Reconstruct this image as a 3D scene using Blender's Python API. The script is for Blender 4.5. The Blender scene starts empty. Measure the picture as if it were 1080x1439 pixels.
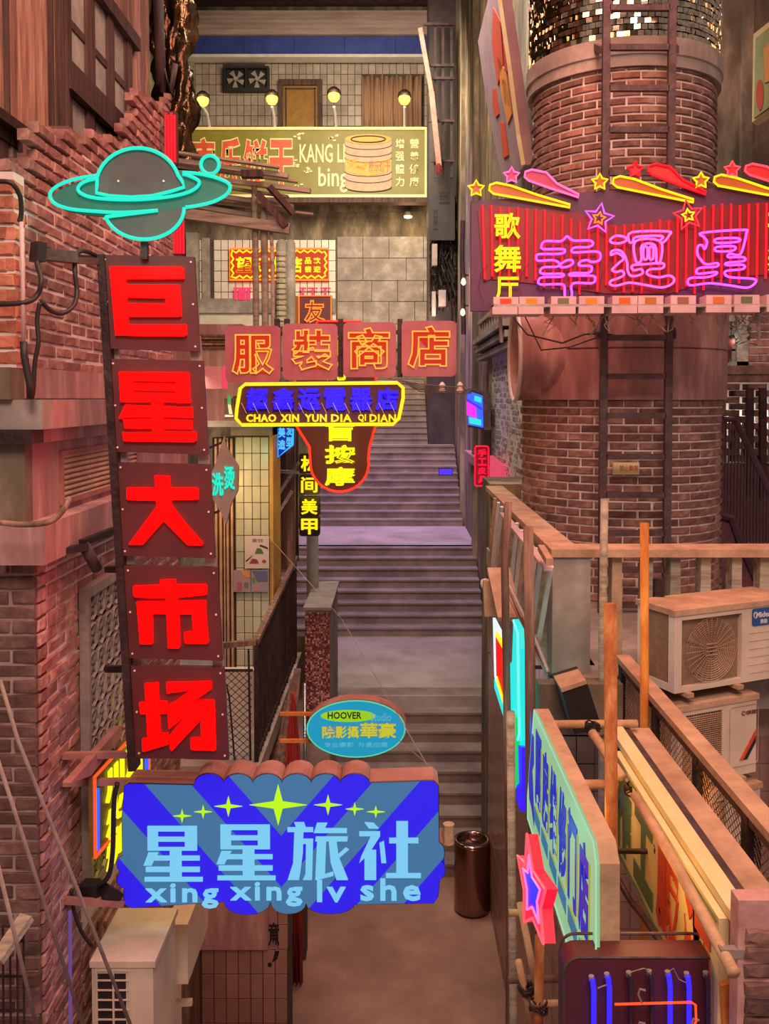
import bpy, math, random
from mathutils import Vector, Matrix, noise as mnoise
R=random.Random(7)
sc=bpy.context.scene; COL=sc.collection
W,HT=1080,1439; F=1300.0; CX=555.0; TH=math.radians(2.0); H=5.39
CY=560+F*math.tan(TH)
# ---------------- camera
cd=bpy.data.cameras.new('camera'); cam=bpy.data.objects.new('camera',cd); COL.objects.link(cam)
cam.location=(0,0,H); cam.rotation_euler=(math.pi/2-TH,0,0)
cd.sensor_fit='HORIZONTAL'; cd.sensor_width=36; cd.lens=36*F/W
cd.shift_x=(W/2-CX)/W; cd.shift_y=-(HT/2-CY)/W
cd.clip_start=.05; cd.clip_end=200
sc.camera=cam
# ---------------- world and light
def lin(h,g=1):
    h=h.lstrip('#'); o=[]
    for i in (0,2,4):
        x=int(h[i:i+2],16)/255; o.append((x/12.92 if x<=.04045 else ((x+.055)/1.055)**2.4)*g)
    return (*o,1)
w=bpy.data.worlds.new('world'); sc.world=w; w.use_nodes=True
bg=w.node_tree.nodes['Background']; bg.inputs[0].default_value=lin('#ffd4cc'); bg.inputs[1].default_value=.36
sc.view_settings.view_transform='Standard'; sc.view_settings.look='None'
sc.view_settings.gamma=1; sc.view_settings.exposure=0; sc.view_settings.use_curve_mapping=False
def area(name,loc,target,size,power,color,spread=150):
    l=bpy.data.lights.new(name,'AREA'); l.size=size; l.energy=power; l.color=lin(color)[:3]; l.spread=math.radians(spread)
    o=bpy.data.objects.new(name,l); COL.objects.link(o); o.location=loc
    o.rotation_euler=(Vector(target)-Vector(loc)).to_track_quat('-Z','Y').to_euler(); return o
def point(name,loc,power,color,r=.05):
    l=bpy.data.lights.new(name,'POINT'); l.energy=power; l.color=lin(color)[:3]; l.shadow_soft_size=r
    o=bpy.data.objects.new(name,l); COL.objects.link(o); o.location=loc; return o
area('fill_area_light',(0.3,-1.5,H+4.5),(0,8,3.5),2.4,330,'#ffd8c8')  # unseen area lights added to fill and tint the alley, standing for stage lighting
area('fill_area_light',(1.6,3.0,H+4.8),(-1.6,5,4.5),1.6,85,'#ffb0a4')
area('fill_area_light',(0.2,3.2,H+4.6),(2.3,4.2,3.4),1.6,100,'#ffae70')
area('fill_area_light',(0.0,10,H+6),(0.2,15,1),2.2,300,'#fff0e8')
area('fill_area_light',(-.6,19,H+6.5),(0,20.5,2),2.4,210,'#b478e8',80)
area('fill_area_light',(-1,20,H+8),(-.5,27.5,H+2),3,700,'#ffe8c8')
area('fill_area_light',(0.2,23,H+1.5),(0,26.5,H+5),2,60,'#ffe0c0')
area('fill_area_light',(0.6,5.5,H+5.2),(1.9,8,H),1.6,130,'#ffa490')

point('stair_top_fill',(-.3,24.3,H+1.1),30,'#ffa878',.2)  # unseen warm fill point added over the top flight
area('fill_area_light',(-1.2,13.5,H+6.5),(1.6,16,H+4),1.5,170,'#ffdcb8')  # unseen fill added to brighten the right side wall
area('fill_area_light',(-2.0,8.2,H+.2),(-1.9,8.5,H-3),.6,14,'#ffe8d0')  # small unseen fill added above the white walkway wall
# ---------------- helpers
def ray(u,v):
    a=(u-CX)/F; b=(CY-v)/F
    return Vector((a, math.cos(TH)+b*math.sin(TH), -math.sin(TH)+b*math.cos(TH)))
O0=Vector((0,0,H))
def P(u,v,Y): d=ray(u,v); return O0+d*(Y/d.y)
def PX(u,v,X): d=ray(u,v); return O0+d*(X/d.x)
def PZ(u,v,z): d=ray(u,v); return O0+d*((z-H)/d.z)
WM={}
def link(o): COL.objects.link(o); return o
def thing(name,label,cat,loc=(0,0,0),rz=0,group=None,kind=None,rx=0,ry=0):
    o=link(bpy.data.objects.new(name,None)); o.empty_display_size=.1
    M=Matrix.Translation(Vector(loc))@Matrix.Rotation(rz,4,'Z')@Matrix.Rotation(ry,4,'Y')@Matrix.Rotation(rx,4,'X')
    o.matrix_basis=M; WM[o]=M
    tag(o,label,cat,group,kind); return o
def tag(o,label=None,cat=None,group=None,kind=None):
    if label: o['label']=label
    if cat: o['category']=cat
    if group: o['group']=group
    if kind: o['kind']=kind
    return o
class MB:
    def __init__(s): s.v=[]; s.f=[]
    def add(s,vs,fs):
        n=len(s.v); s.v+= [Vector(x) for x in vs]; s.f+=[tuple(i+n for i in f) for f in fs]; return s
    def box(s,x0,x1,y0,y1,z0,z1):
        return s.add([(x,y,z) for z in (z0,z1) for y in (y0,y1) for x in (x0,x1)],
          [(0,2,3,1),(4,5,7,6),(0,1,5,4),(2,6,7,3),(0,4,6,2),(1,3,7,5)])
    def obox(s,c,ax,ay,az):  # centre and three half axes
        c,ax,ay,az=map(Vector,(c,ax,ay,az))
        return s.add([c+ax*i+ay*j+az*k for k in (-1,1) for j in (-1,1) for i in (-1,1)],
          [(0,2,3,1),(4,5,7,6),(0,1,5,4),(2,6,7,3),(0,4,6,2),(1,3,7,5)])
    def beam(s,p,q,w,h=None,up=(0,0,1)):
        p,q=Vector(p),Vector(q); d=q-p; L=d.length; d.normalize(); h=h or w; up=Vector(up)
        if abs(d.dot(up))>.97: up=Vector((0,1,0)) if abs(d.y)<.9 else Vector((1,0,0))
        a=d.cross(up).normalized(); b=a.cross(d).normalized()
        return s.obox((p+q)/2,a*w/2,d*L/2,b*h/2)
    def tube(s,pts,r,n=8,closed=False):
        pts=[Vector(p) for p in pts]; m=len(pts); rings=[]; base=len(s.v); prev=None
        for i,p in enumerate(pts):
            if closed: t=pts[(i+1)%m]-pts[i-1]
            else: t=pts[min(i+1,m-1)]-pts[max(i-1,0)]
            if t.length<1e-9: t=Vector((0,0,1))
            t.normalize()
            if prev is None:
                up=Vector((0,0,1)) if abs(t.z)<.9 else Vector((0,1,0)); a=t.cross(up).normalized()
            else:
                a=prev-t*prev.dot(t)
                if a.length<1e-6: a=t.orthogonal()
                a.normalize()
            prev=a; b=t.cross(a); rr=r[i] if isinstance(r,(list,tuple)) else r
            for k in range(n):
                x=2*math.pi*k/n; s.v.append(p+a*math.cos(x)*rr+b*math.sin(x)*rr)
        for i in range(m if closed else m-1):
            j=(i+1)%m
            for k in range(n):
                l=(k+1)%n; s.f.append((base+i*n+k,base+i*n+l,base+j*n+l,base+j*n+k))
        if not closed:
            s.f.append(tuple(base+k for k in range(n))[::-1]); s.f.append(tuple(base+(m-1)*n+k for k in range(n)))
        return s
    def slab(s,pts,off):  # 3D polygon extruded by a vector
        pts=[Vector(p) for p in pts]; off=Vector(off); n=len(pts)
        return s.add(pts+[p+off for p in pts],[tuple(range(n)),tuple(range(2*n-1,n-1,-1))]+[(i,i+n,(i+1)%n+n,(i+1)%n) for i in range(n)])
    def lathe(s,prof,c,n=24,axis='Z',cap=True):
        c=Vector(c); base=len(s.v)
        for r,h in prof:
            for k in range(n):
                x=2*math.pi*k/n; a,b=math.cos(x)*r,math.sin(x)*r
                s.v.append(c+(Vector((a,b,h)) if axis=='Z' else Vector((h,a,b)) if axis=='X' else Vector((a,h,b))))
        for i in range(len(prof)-1):
            for k in range(n):
                l=(k+1)%n; s.f.append((base+i*n+k,base+i*n+l,base+(i+1)*n+l,base+(i+1)*n+k))
        if cap:
            s.f.append(tuple(base+k for k in range(n))[::-1]); s.f.append(tuple(base+(len(prof)-1)*n+k for k in range(n)))
        return s
    def build(s,name,mat,parent=None,smooth=False,local=False,**kw):
        me=bpy.data.meshes.new(name); vs=s.v
        if parent is not None:
            M=WM[parent]
            if not local: Mi=M.inverted(); vs=[Mi@v for v in vs]
        else:
            xs=[v.x for v in vs]; ys=[v.y for v in vs]; zs=[v.z for v in vs]
            L=Vector(((min(xs)+max(xs))/2,(min(ys)+max(ys))/2,min(zs))); M=Matrix.Translation(L); vs=[v-L for v in vs]
        me.from_pydata([tuple(v) for v in vs],[],s.f); me.materials.append(mat)
        if smooth:
            for p in me.polygons: p.use_smooth=True
        me.update()
        o=link(bpy.data.objects.new(name,me))
        if parent is not None: o.parent=parent
        else: o.matrix_basis=M
        WM[o]=M; tag(o,**kw); return o
def inst(name,me,M,parent,**kw):   # shared mesh placed by a world matrix
    o=link(bpy.data.objects.new(name,me)); o.parent=parent; o.matrix_basis=WM[parent].inverted()@M; tag(o,**kw); return o
class PL:   # a plane: origin is the point seen at (u,v); one unit = one pixel there
    def __init__(s,u,v,Y,rz=0,O=None,sc_=None,lean=0,U=None):
        s.u,s.v=u,v; s.O=Vector(O) if O is not None else P(u,v,Y); s.s=sc_ or Y/F
        s.U=Vector(U) if U is not None else Vector((math.cos(rz),math.sin(rz),0)); s.V=Vector((0,0,1))
        if lean: 
            q=Matrix.Rotation(lean,4,s.U.cross(s.V)); s.U=q@s.U; s.V=q@s.V
        s.N=s.U.cross(s.V)
    def __call__(s,u,v,d=0): return s.O+s.U*(u-s.u)*s.s-s.V*(v-s.v)*s.s+s.N*d
    def poly(s,mb,pts,d0,d1): return mb.slab([s(u,v,d1) for u,v in pts][::-1],s.N*(d0-d1))
    def rect(s,mb,u0,v0,u1,v1,d0,d1): return s.poly(mb,[(u0,v0),(u1,v0),(u1,v1),(u0,v1)],d0,d1)
def rrect(u0,v0,u1,v1,r,n=4):
    o=[]
    for cx,cy,a in ((u1-r,v0+r,-90),(u1-r,v1-r,0),(u0+r,v1-r,90),(u0+r,v0+r,180)):
        for i in range(n+1):
            x=math.radians(a+90*i/n); o.append((cx+r*math.cos(x),cy+r*math.sin(x)))
    return o
def ell(cx,cy,rx,ry,n=40): return [(cx+rx*math.cos(2*math.pi*i/n),cy+ry*math.sin(2*math.pi*i/n)) for i in range(n)]
def star(cx,cy,ro,ri,n=5,rot=-90): return [(cx+(ro if i%2==0 else ri)*math.cos(math.radians(rot+180*i/n)),cy+(ro if i%2==0 else ri)*math.sin(math.radians(rot+180*i/n))) for i in range(2*n)]
def smooth(pts,closed=True,n=4):
    if not closed: return smooth([pts[0]]+list(pts)+[pts[-1]],True,n)[n:-2*n]
    m=len(pts); o=[]
    for i in range(m):
        p0,p1,p2,p3=(Vector(pts[(i+k-1)%m]) for k in range(4))
        for k in range(n):
            x=k/n; q=.5*((2*p1)+(p2-p0)*x+(2*p0-5*p1+4*p2-p3)*x*x+(3*p1-p0-3*p2+p3)*x**3); o.append((q.x,q.y))
    return o
TC={}
def text(body,pl,u0,v0,u1,v1,mat,parent,d=0,ext=.004,neon=0,bold=0,name='character',gap=1,**kw):
    key=(body,neon,bold,gap)
    if key not in TC:
        cu=bpy.data.curves.new('t','FONT'); cu.body=body; cu.resolution_u=2; cu.space_character=gap
        if neon: cu.fill_mode='NONE'; cu.bevel_depth=neon; cu.bevel_resolution=1; cu.offset=bold
        else: cu.extrude=1; cu.offset=bold
        o=bpy.data.objects.new('t',cu); me=bpy.data.meshes.new_from_object(o)
        TC[key]=([v.co.copy() for v in me.vertices],[tuple(p.vertices) for p in me.polygons])
        bpy.data.objects.remove(o); bpy.data.curves.remove(cu); bpy.data.meshes.remove(me)
    vs,fs=TC[key]; xs=[v.x for v in vs]; ys=[v.y for v in vs]
    xa,xb,ya,yb=min(xs),max(xs),min(ys),max(ys)
    sz=(v1-v0)/(yb-ya)*pl.s if neon else ext
    mb=MB(); mb.add([pl(u0+(v.x-xa)/(xb-xa)*(u1-u0), v1-(v.y-ya)/(yb-ya)*(v1-v0), d+v.z*sz) for v in vs],fs)
    return mb.build(name,mat,parent,**kw)
def ptube(mb,pl,pts,r,d,closed=False,n=6): return mb.tube([pl(u,v,d) for u,v in pts],r,n,closed)
# ---------------- materials
MT={}
def mat(name,c1,c2=None,rough=.8,metal=0,scale=5,stretch=(1,1,1),rand=0,bump=.25,c3=None,det=4,spec=.5):
    m=bpy.data.materials.new(name); m.use_nodes=True; nt=m.node_tree; N=nt.nodes; L=nt.links
    b=N['Principled BSDF']; b.inputs['Roughness'].default_value=rough; b.inputs['Metallic'].default_value=metal
    b.inputs['Specular IOR Level'].default_value=spec
    tc=N.new('ShaderNodeTexCoord'); mp=N.new('ShaderNodeMapping'); mp.inputs['Scale'].default_value=stretch
    L.new(tc.outputs['Object'],mp.inputs['Vector'])
    nz=N.new('ShaderNodeTexNoise'); nz.inputs['Scale'].default_value=scale; nz.inputs['Detail'].default_value=det; nz.inputs['Roughness'].default_value=.65
    L.new(mp.outputs[0],nz.inputs['Vector'])
    rp=N.new('ShaderNodeValToRGB'); e=rp.color_ramp.elements; e[0].position=.34; e[1].position=.66
    e[0].color=lin(c1); e[1].color=lin(c2 or c1)
    if c3: x=e.new(.5); x.color=lin(c3)
    L.new(nz.outputs[0],rp.inputs[0]); out=rp.outputs[0]
    if rand:
        oi=N.new('ShaderNodeObjectInfo'); hs=N.new('ShaderNodeHueSaturation'); mr=N.new('ShaderNodeMapRange')
        mr.inputs[3].default_value=1-rand; mr.inputs[4].default_value=1+rand; L.new(oi.outputs['Random'],mr.inputs[0])
        L.new(mr.outputs[0],hs.inputs['Value']); L.new(out,hs.inputs['Color']); out=hs.outputs[0]
        ad=N.new('ShaderNodeVectorMath'); ad.operation='ADD'; cmb=N.new('ShaderNodeCombineXYZ')
        ml=N.new('ShaderNodeMath'); ml.operation='MULTIPLY'; ml.inputs[1].default_value=40; L.new(oi.outputs['Random'],ml.inputs[0])
        for i in range(3): L.new(ml.outputs[0],cmb.inputs[i])
        L.new(mp.outputs[0],ad.inputs[0]); L.new(cmb.outputs[0],ad.inputs[1]); L.new(ad.outputs[0],nz.inputs['Vector'])
    L.new(out,b.inputs['Base Color'])
    if bump:
        bp=N.new('ShaderNodeBump'); bp.inputs['Strength'].default_value=bump; bp.inputs['Distance'].default_value=.02
        n2=N.new('ShaderNodeTexNoise'); n2.inputs['Scale'].default_value=scale*5; n2.inputs['Detail'].default_value=3; L.new(mp.outputs[0],n2.inputs['Vector'])
        L.new(n2.outputs[0],bp.inputs['Height']); L.new(bp.outputs[0],b.inputs['Normal'])
    MT[name]=m; return m
def em(name,color,s=1.5,base=None):
    m=bpy.data.materials.new(name); m.use_nodes=True; b=m.node_tree.nodes['Principled BSDF']
    b.inputs['Base Color'].default_value=lin(base or '#202020'); b.inputs['Emission Color'].default_value=lin(color); b.inputs['Emission Strength'].default_value=s
    b.inputs['Roughness'].default_value=.4; b.inputs['Specular IOR Level'].default_value=.2
    MT[name]=m; return m
BRICK=mat('brick','#80524a','#b0887c',rough=.9,scale=9,rand=.28,c3='#94665b')
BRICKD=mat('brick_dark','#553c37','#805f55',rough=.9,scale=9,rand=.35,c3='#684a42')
BRICKO=mat('brick_orange_lit','#99503a','#bf7c60',rough=.9,scale=9,rand=.25)  # brick with orange light put into its colour
BRICKP=mat('brick_chimney','#68483f','#9a786a',rough=.9,scale=8,rand=.35,c3='#7e5a4e')
BRICKW=mat('brick_white','#7c7266','#b8ac9c',rough=.9,scale=10,rand=.2)
MORT=mat('mortar','#c4b0a6','#e2d4ca',rough=.95,scale=4)
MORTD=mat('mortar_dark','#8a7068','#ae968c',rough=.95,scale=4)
CONC=mat('concrete','#7e756c','#a89e94',rough=.85,scale=2.5,c3='#8f857b')
CONCD=mat('concrete_stained','#463c32','#a8987c',rough=.9,scale=1.6,stretch=(1,1,.4),c3='#6e614f',det=8)
CONCP=mat('concrete_painted','#8f6a66','#c09a92',rough=.85,scale=3,stretch=(2,2,.4),c3='#a37a75')
STONE=mat('step_stone','#6f625e','#94877f',rough=.65,scale=2,c3='#827570')
FLOOR=mat('floor_cement','#7d5f52','#a3836f',rough=.5,scale=1.1,c3='#8f6f60',bump=.08)
FLOORL=mat('landing_cement','#8d8682','#b4ada8',rough=.45,scale=1.1,bump=.05)
WOOD=mat('weathered_wood','#5a4238','#9a7a68',rough=.85,scale=5,stretch=(4,4,.35),rand=.3,c3='#76594b')
PLK=mat('plank_mauve','#6e5044','#b48e78',rough=.85,scale=5,stretch=(4,4,.35),rand=.3,c3='#946e5c')
WOODD=mat('dark_wood','#33221e','#5c4238',rough=.8,scale=5,stretch=(4,4,.4),rand=.2)
WOODG=mat('grey_wood','#7c7262','#b8ab94',rough=.85,scale=5,stretch=(.5,4,4),rand=.25)
METD=mat('dark_metal','#2b1f20','#4a3634',rough=.55,metal=.5,scale=8)
METL=mat('ladder_metal','#3f3132','#5e4a48',rough=.6,metal=.3,scale=8)
METG=mat('grey_metal','#8b7f79','#a89b93',rough=.5,metal=.3,scale=6)
MAROON=mat('sign_back','#4a1a1c','#5c2426',rough=.6,scale=2,bump=.05)
RUST=mat('rusty_pipe','#7a3c1c','#b88450',rough=.85,scale=14,stretch=(1,1,.4),c3='#a0602e')
YELP=mat('yellow_pipe','#9a5a1c','#cc9240',rough=.8,scale=12,stretch=(1,1,.3),c3='#b87422')
PIPE=mat('dusty_pipe','#a07a58','#cfa882',rough=.8,scale=7)
DUST=mat('dusty_plank','#9c7c62','#c2a082',rough=.9,scale=6)
ACW=mat('cream_casing','#c2b09a','#d8c8b2',rough=.5,scale=3,bump=.03)
ACD=mat('grille_brown','#7c664e','#8f7860',rough=.7,scale=6)
BLACK=mat('black_plastic','#141012','#241c1c',rough=.5,bump=.05)
WHITE=mat('white_paint','#c9c2bb','#dcd6cf',rough=.5,bump=.05)
TILEB=mat('tile_beige','#b5a48a','#c4b59c',rough=.25,rand=.1,bump=.02)
TILEG=mat('tile_green','#aab09a','#bcc2a8',rough=.25,rand=.08,bump=.02)
TILEM=mat('tile_maroon','#8e6a60','#9c776c',rough=.3,rand=.1,bump=.02)
TILEF=mat('tile_far','#93867a','#a89a8c',rough=.35,rand=.12,bump=.02)
TILEW=mat('tile_wall','#cfc4b2','#ded4c4',rough=.3,rand=.06,bump=.02)
GROUT=mat('grout','#3c332c','#52473e',rough=.9)
CAB=mat('black_cable','#16110f','#2a201c',rough=.55,bump=.05)
ROPE=mat('grey_rope','#7c6660','#a08a82',rough=.8)
BLUEP=mat('blue_paint','#2c3c86','#3a4c9c',rough=.5,scale=2,bump=.05)
SIDING=mat('pale_siding','#98807a','#b8a39b',rough=.7,scale=2,stretch=(.3,1,3))
OLIVE=mat('olive_board','#6a6414','#7a731c',rough=.5,scale=1,bump=.02)
CREAM=mat('cream_paint','#d8c88c','#e6d8a2',rough=.5,bump=.02)
REDP=mat('red_paint','#c04426','#d2502c',rough=.5,bump=.02)
GREENP=mat('green_paint','#4f6a3e','#5c784a',rough=.5,bump=.02)
NRED=em('neon_red','#ff0000',1.3,'#ff0000'); NREDL=em('neon_red_tube','#ff1428',1.15); NPINK=em('neon_pink_tube','#ff6ab0',1.5)
NPUR=em('neon_purple_tube','#e055ff',1.6); NYEL=em('neon_yellow_tube','#ffd010',1.5); NYELG=em('neon_yellow_green','#e8e010',1.3)
NCY=em('neon_cyan_tube','#14dcc0',1.25); NCYF=em('neon_cyan_face','#10e0d8',1.1); NBL=em('neon_blue_face','#3418ff',1.1)
NBLT=em('neon_blue_tube','#3020ff',1.6); NOR=em('neon_orange_tube','#ff7a28',1.6); NLB=em('lit_pale_blue','#7fd0f8',.95); NLIME=em('lit_lime','#c0f800',1.0)
NORR=em('neon_orange_red','#ff4a18',1.5); NCR=em('neon_crimson','#ff1040',1.2); NGR=em('neon_green','#10c860',1.1); NMAG=em('neon_magenta','#ff20e0',1.2)
BULB=em('lamp_glass','#fff06a',1.4,'#605830'); WARM=em('warm_lamp','#ffe080',2.2,'#ffffff')
TUBEOFF=mat('unlit_tube','#2a2430','#39303f',rough=.2,bump=0)
# ---------------- bricks
def brick_mesh(name,L,Hh,D,m,ch=.006,j=.004):
    def r(): return R.uniform(-j,j)
    v=[(0,D,0),(L,D,0),(L,D,Hh),(0,D,Hh)]+[(r(),0+ch,r()),(L+r(),ch,r()),(L+r(),ch,Hh+r()),(r(),ch,Hh+r())]
    v+=[(ch+abs(r()),r()*.8,ch+r()),(L/2,r(),ch*.7+r()),(L-ch,r()*.8,ch+r()),(L-ch,r(),Hh-ch+r()),(L/2,r(),Hh-ch*.7),(ch,r(),Hh-ch+r())]
    f=[(0,4,7,3),(1,2,6,5),(0,1,5,4),(3,7,6,2),(4,8,13,7),(5,6,11,10),(4,5,10,9,8),(7,13,12,11,6),(8,9,12,13),(9,10,11,12)]
    me=bpy.data.meshes.new(name); me.from_pydata(v,[],f); me.materials.append(m); me.update(); return me
BM={}
def brick_wall(parent,O,U,L,zh,m,pitch=.065,bl=.225,mask=None,D=.05,limit=300,depth=.5,N=None,gap=.015,out=.001,offset=0,prio=None,name='brick'):
    """courses of bricks on the vertical plane through O with direction U; N points at the viewer's side"""
    U=Vector(U).normalized(); N=Vector(N) if N is not None else U.cross(Vector((0,0,1)))
    key=(m.name,pitch,bl)
    if key not in BM: BM[key]=[brick_mesh('brick',bl-gap,pitch-gap,D,m) for _ in range(6)]+[brick_mesh('brick',bl/2-gap,pitch-gap,D,m) for _ in range(3)]
    lst=[]
    for k in range(int(zh/pitch)):
        z=k*pitch; x=-(bl/2 if k%2 else 0)
        while x<L-.01:
            x0=max(x,0); x1=min(x+bl,L); wd=x1-x0
            c=Vector(O)+U*(x0+wd/2)+Vector((0,0,z+pitch/2))
            if wd>.04 and (mask is None or mask(c,k)): lst.append((x0,z,wd))
            x+=bl
    if prio: lst.sort(key=prio)
    st=MB()
    for i,(x0,z,wd) in enumerate(lst):
        full=wd>bl*.75; me=BM[key][R.randrange(6) if full else 6+R.randrange(3)]; base=(bl if full else bl/2)-gap
        o=Vector(O)+U*(x0+gap/2)+Vector((0,0,z+gap/2))+N*(out+R.uniform(-.004,.005))
        M=Matrix(((U.x,-N.x,0,o.x),(U.y,-N.y,0,o.y),(0,0,1,o.z),(0,0,0,1)))@Matrix.Diagonal((max(wd-gap,.02)/base,1,1,1))
        if i<limit: inst(name,me,M,parent)
        else: st.add([M@v.co for v in me.vertices],[tuple(p.vertices) for p in me.polygons])
    if st.v: st.build('brick_courses',m,parent,kind='stuff')
def tile_grid(parent,pl,u0,v0,du,dv,nu,nv,m,gap=1,th=.006,d=.0,mask=None,name='tile',limit=300):
    s=pl.s; w=(du-gap)*s; h=(dv-gap)*s
    mb=MB(); mb.box(0,w,0,th,-h,0); c=min(.002,w*.1)
    me=bpy.data.meshes.new(name)
    me.from_pydata([(0,th,-h),(w,th,-h),(w,th,0),(0,th,0),(0,c,-h),(w,c,-h),(w,c,0),(0,c,0),(c,0,-h+c),(w-c,0,-h+c),(w-c,0,-c),(c,0,-c)],[],
      [(0,4,7,3),(1,2,6,5),(0,1,5,4),(3,7,6,2),(4,5,9,8),(5,6,10,9),(6,7,11,10),(7,4,8,11),(8,9,10,11)])
    me.materials.append(m); me.update(); n=0; st=MB()
    for j in range(nv):
        for i in range(nu):
            u=u0+i*du; v=v0+j*dv
            if mask and not mask(u+du/2,v+dv/2): continue
            o=pl(u+gap/2,v+gap/2,d+th)
            M=Matrix(((pl.U.x,-pl.N.x,0,o.x),(pl.U.y,-pl.N.y,0,o.y),(0,0,1,o.z),(0,0,0,1)))
            n+=1
            if n<=limit: inst(name,me,M,parent)
            else: st.add([M@x.co for x in me.vertices],[tuple(p.vertices) for p in me.polygons])
    if st.v: st.build(name+'_field',m,parent,kind='stuff')
def zv(v,Y): return P(CX,v,Y).z

# ================= SETTING =================
fl=MB(); fl.box(-4.5,6,-3,28.5,-.2,0); fl.build('floor',FLOOR,kind='structure')
cl=MB(); cl.box(-9,9,2,29,H+11.6,H+11.8); ceil_=cl.build('ceiling',BLACK,kind='structure')
for y in (8,13,18,23,26.6):
    b=MB(); b.box(-8,8,y,y+.25,H+11.2,H+11.6); b.build('roof_beam',METD,ceil_)
# ---- stairs
ZL=-4.04
st=thing('staircase','worn grey stone staircase climbing the alley in flights between landings','staircase',(0.3,10.26,0),kind='structure')
def flight(n,Y0,z0,x0,x1,rise=.15,tread=.28):
    """n risers, first riser face at Y0, bottom level z0 (relative to camera)"""
    for k in range(n):
        y=Y0+k*tread; z=H+z0+(k+1)*rise; mb=MB()
        jit=R.uniform(-.004,.004)
        mb.box(x0,x1,y+.0,y+tread+.06,z-rise,z-.03+jit*0)
        mb.box(x0,x1,y-.025,y+tread+.03,z-.03,z)
        mb.build('step',STONE,st)
flight(9,10.26,-5.39,-.78,1.3)
b=MB(); b.box(-1.1,1.75,12.5+.05,15.6,H-4.34,H-4.041); b.box(-1.1,1.75,12.44,12.6,H-4.19,H-4.041); b.build('landing',FLOORL,st)
flight(8,15.6,-4.04,-2.1,1.53)
b=MB(); b.box(-2.1,1.55,17.7,20.5,H-3.1,H-2.84); b.build('landing',FLOORL,st)
flight(11,20.5,-2.84,-2.1,1.5)
b=MB(); b.box(-2.1,1.5,23.45,24.2,H-1.4,H-1.19); b.build('landing',FLOORL,st)
flight(13,24.1,-1.19,-2.1,.85)
b=MB(); b.box(-2.1,3,27.6,28.4,H-.4,H+.76); b.build('landing',CONC,st)
# ---- right side wall of the alley (faces left, X=1.55)
wr=thing('wall_right','tall grimy grey concrete side wall right of the upper stairs','wall',(1.6,16,0),kind='structure')
b=MB(); b.box(1.55,1.8,10.6,24,0,H+11.6); b.build('wall_slab',CONCD,wr)
b=MB()
for y in (14.2,17.4,20.8): b.box(1.47,1.56,y,y+.35,0,H+11)
b.build('pilaster',CONCD,wr)
b=MB(); b.box(1.42,1.56,10.8,19,H-1.22,H-1.06); b.build('ledge',CONCP,wr)
b=MB(); b.box(1.48,1.56,10.7,14.6,H-1.06,H+.62); b.build('mortar_bed',mat('lime_render','#c4bdb0','#e0d8ca',rough=.9),wr)
brick_wall(wr,(1.48,14.5,H-1.04),(0,-1,0),3.7,1.6,BRICKW,pitch=.075,bl=.24,limit=300)
b=MB()
for k in range(3): b.box(1.36-.04*k,1.5,11.2,15.5,H+.62+k*.13,H+.70+k*.13)
b.build('cornice',CONC,wr)
b=MB()
for k in range(12): b.box(1.4,1.46,11.3+k*.36,11.36+k*.36,H+.96,H+1.22)
b.box(1.38,1.48,11.2,15.5,H+1.22,H+1.28); b.build('balustrade',METG,wr)
b=MB(); b.box(-6.6,-6.3,7.5,27.4,0,H+11.6); b.build('wall_left_rear',CONCD,kind='structure')
b=MB(); b.box(-6.3,-2.05,7.62,7.8,0,H+11.6); b.build('wall_left_return',CONCP,kind='structure')
# ---- lower right wall under terrace
wl=thing('wall_terrace','brown tiled wall below the raised terrace right of the alley','wall',(1.3,7,0),kind='structure')
b=MB(); b.box(1.0,1.2,5.5,9.9,0,H-1.6); b.build('wall_slab',CONCP,wl)
b=MB(); b.box(1.0,1.7,9.7,10.6,0,H-.9); b.build('wall_end',CONCD,wl)
b=MB(); b.box(.98,4.2,5.5,5.7,0,H-1.7); b.build('wall_front',MORTD,wl)
p=PL(780,1030,5.5); tile_grid(wl,p,784,1034,26,40,12,20,TILEM,gap=1.2,d=.001)
pX=PL(720,1290,5.6,O=(1.0,9.8,H-2.0),sc_=.005,U=(0,-1,0))
tile_grid(wl,pX,720,1290,24,46,34,14,TILEM,gap=1.5,d=.001)
b=MB(); b.box(.98,4.2,5.25,9.9,H-1.78,H-1.6); b.build('terrace_slab',CONC,wl)
# ---- rear right backdrop walls
wb=thing('wall_back_right','tall stained concrete wall behind the round brick chimney','wall',(4,10.6,0),kind='structure')
b=MB(); b.box(1.56,6,10.6,10.8,H+1.0,H+11.6); b.build('wall_slab',CONCD,wb)
b=MB()
for x in (2.5,3.05,3.9): b.box(x,x+.12,10.52,10.6,H+1,H+11)
b.build('rib',CONCD,wb)
b=MB(); b.box(1.56,6,10.5,10.65,0,H+1.0); b.build('lower_wall',MORTD,wb)
# window with pot, brick reveal
p=PL(1030,475,10.2)
wn=thing('window_1','pale framed casement window in a whitewashed brick surround','window',p(1020,515),kind='structure')
b=MB(); p.rect(b,985,430,1046,515,-.1,-.06); b.build('pane',mat('window_glass','#8c9396','#a8b0b0',rough=.1),wn)
for a in ((985,430,1046,452),(1034,452,1050,515),(985,508,1050,516)):
    b=MB(); p.rect(b,*a,-.06,.03); b.build('reveal',BRICKW,wn)
for a in ((1005,452,1009,510),(1018,452,1022,510),(1029,452,1034,510),(1005,470,1034,473),(1005,490,1034,493)):
    b=MB(); p.rect(b,*a,-.06,-.02); b.build('window_frame',METG,wn)
brick_wall(wb,p(1049,520,.02),(1,0,0),1.6,.78,BRICK,pitch=.085,bl=.24)
b=MB(); b.box(p(1046,0).x,6,10.2,10.5,p(0,520).z,H+1.1); b.build('brick_backing',MORT,wb)
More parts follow.
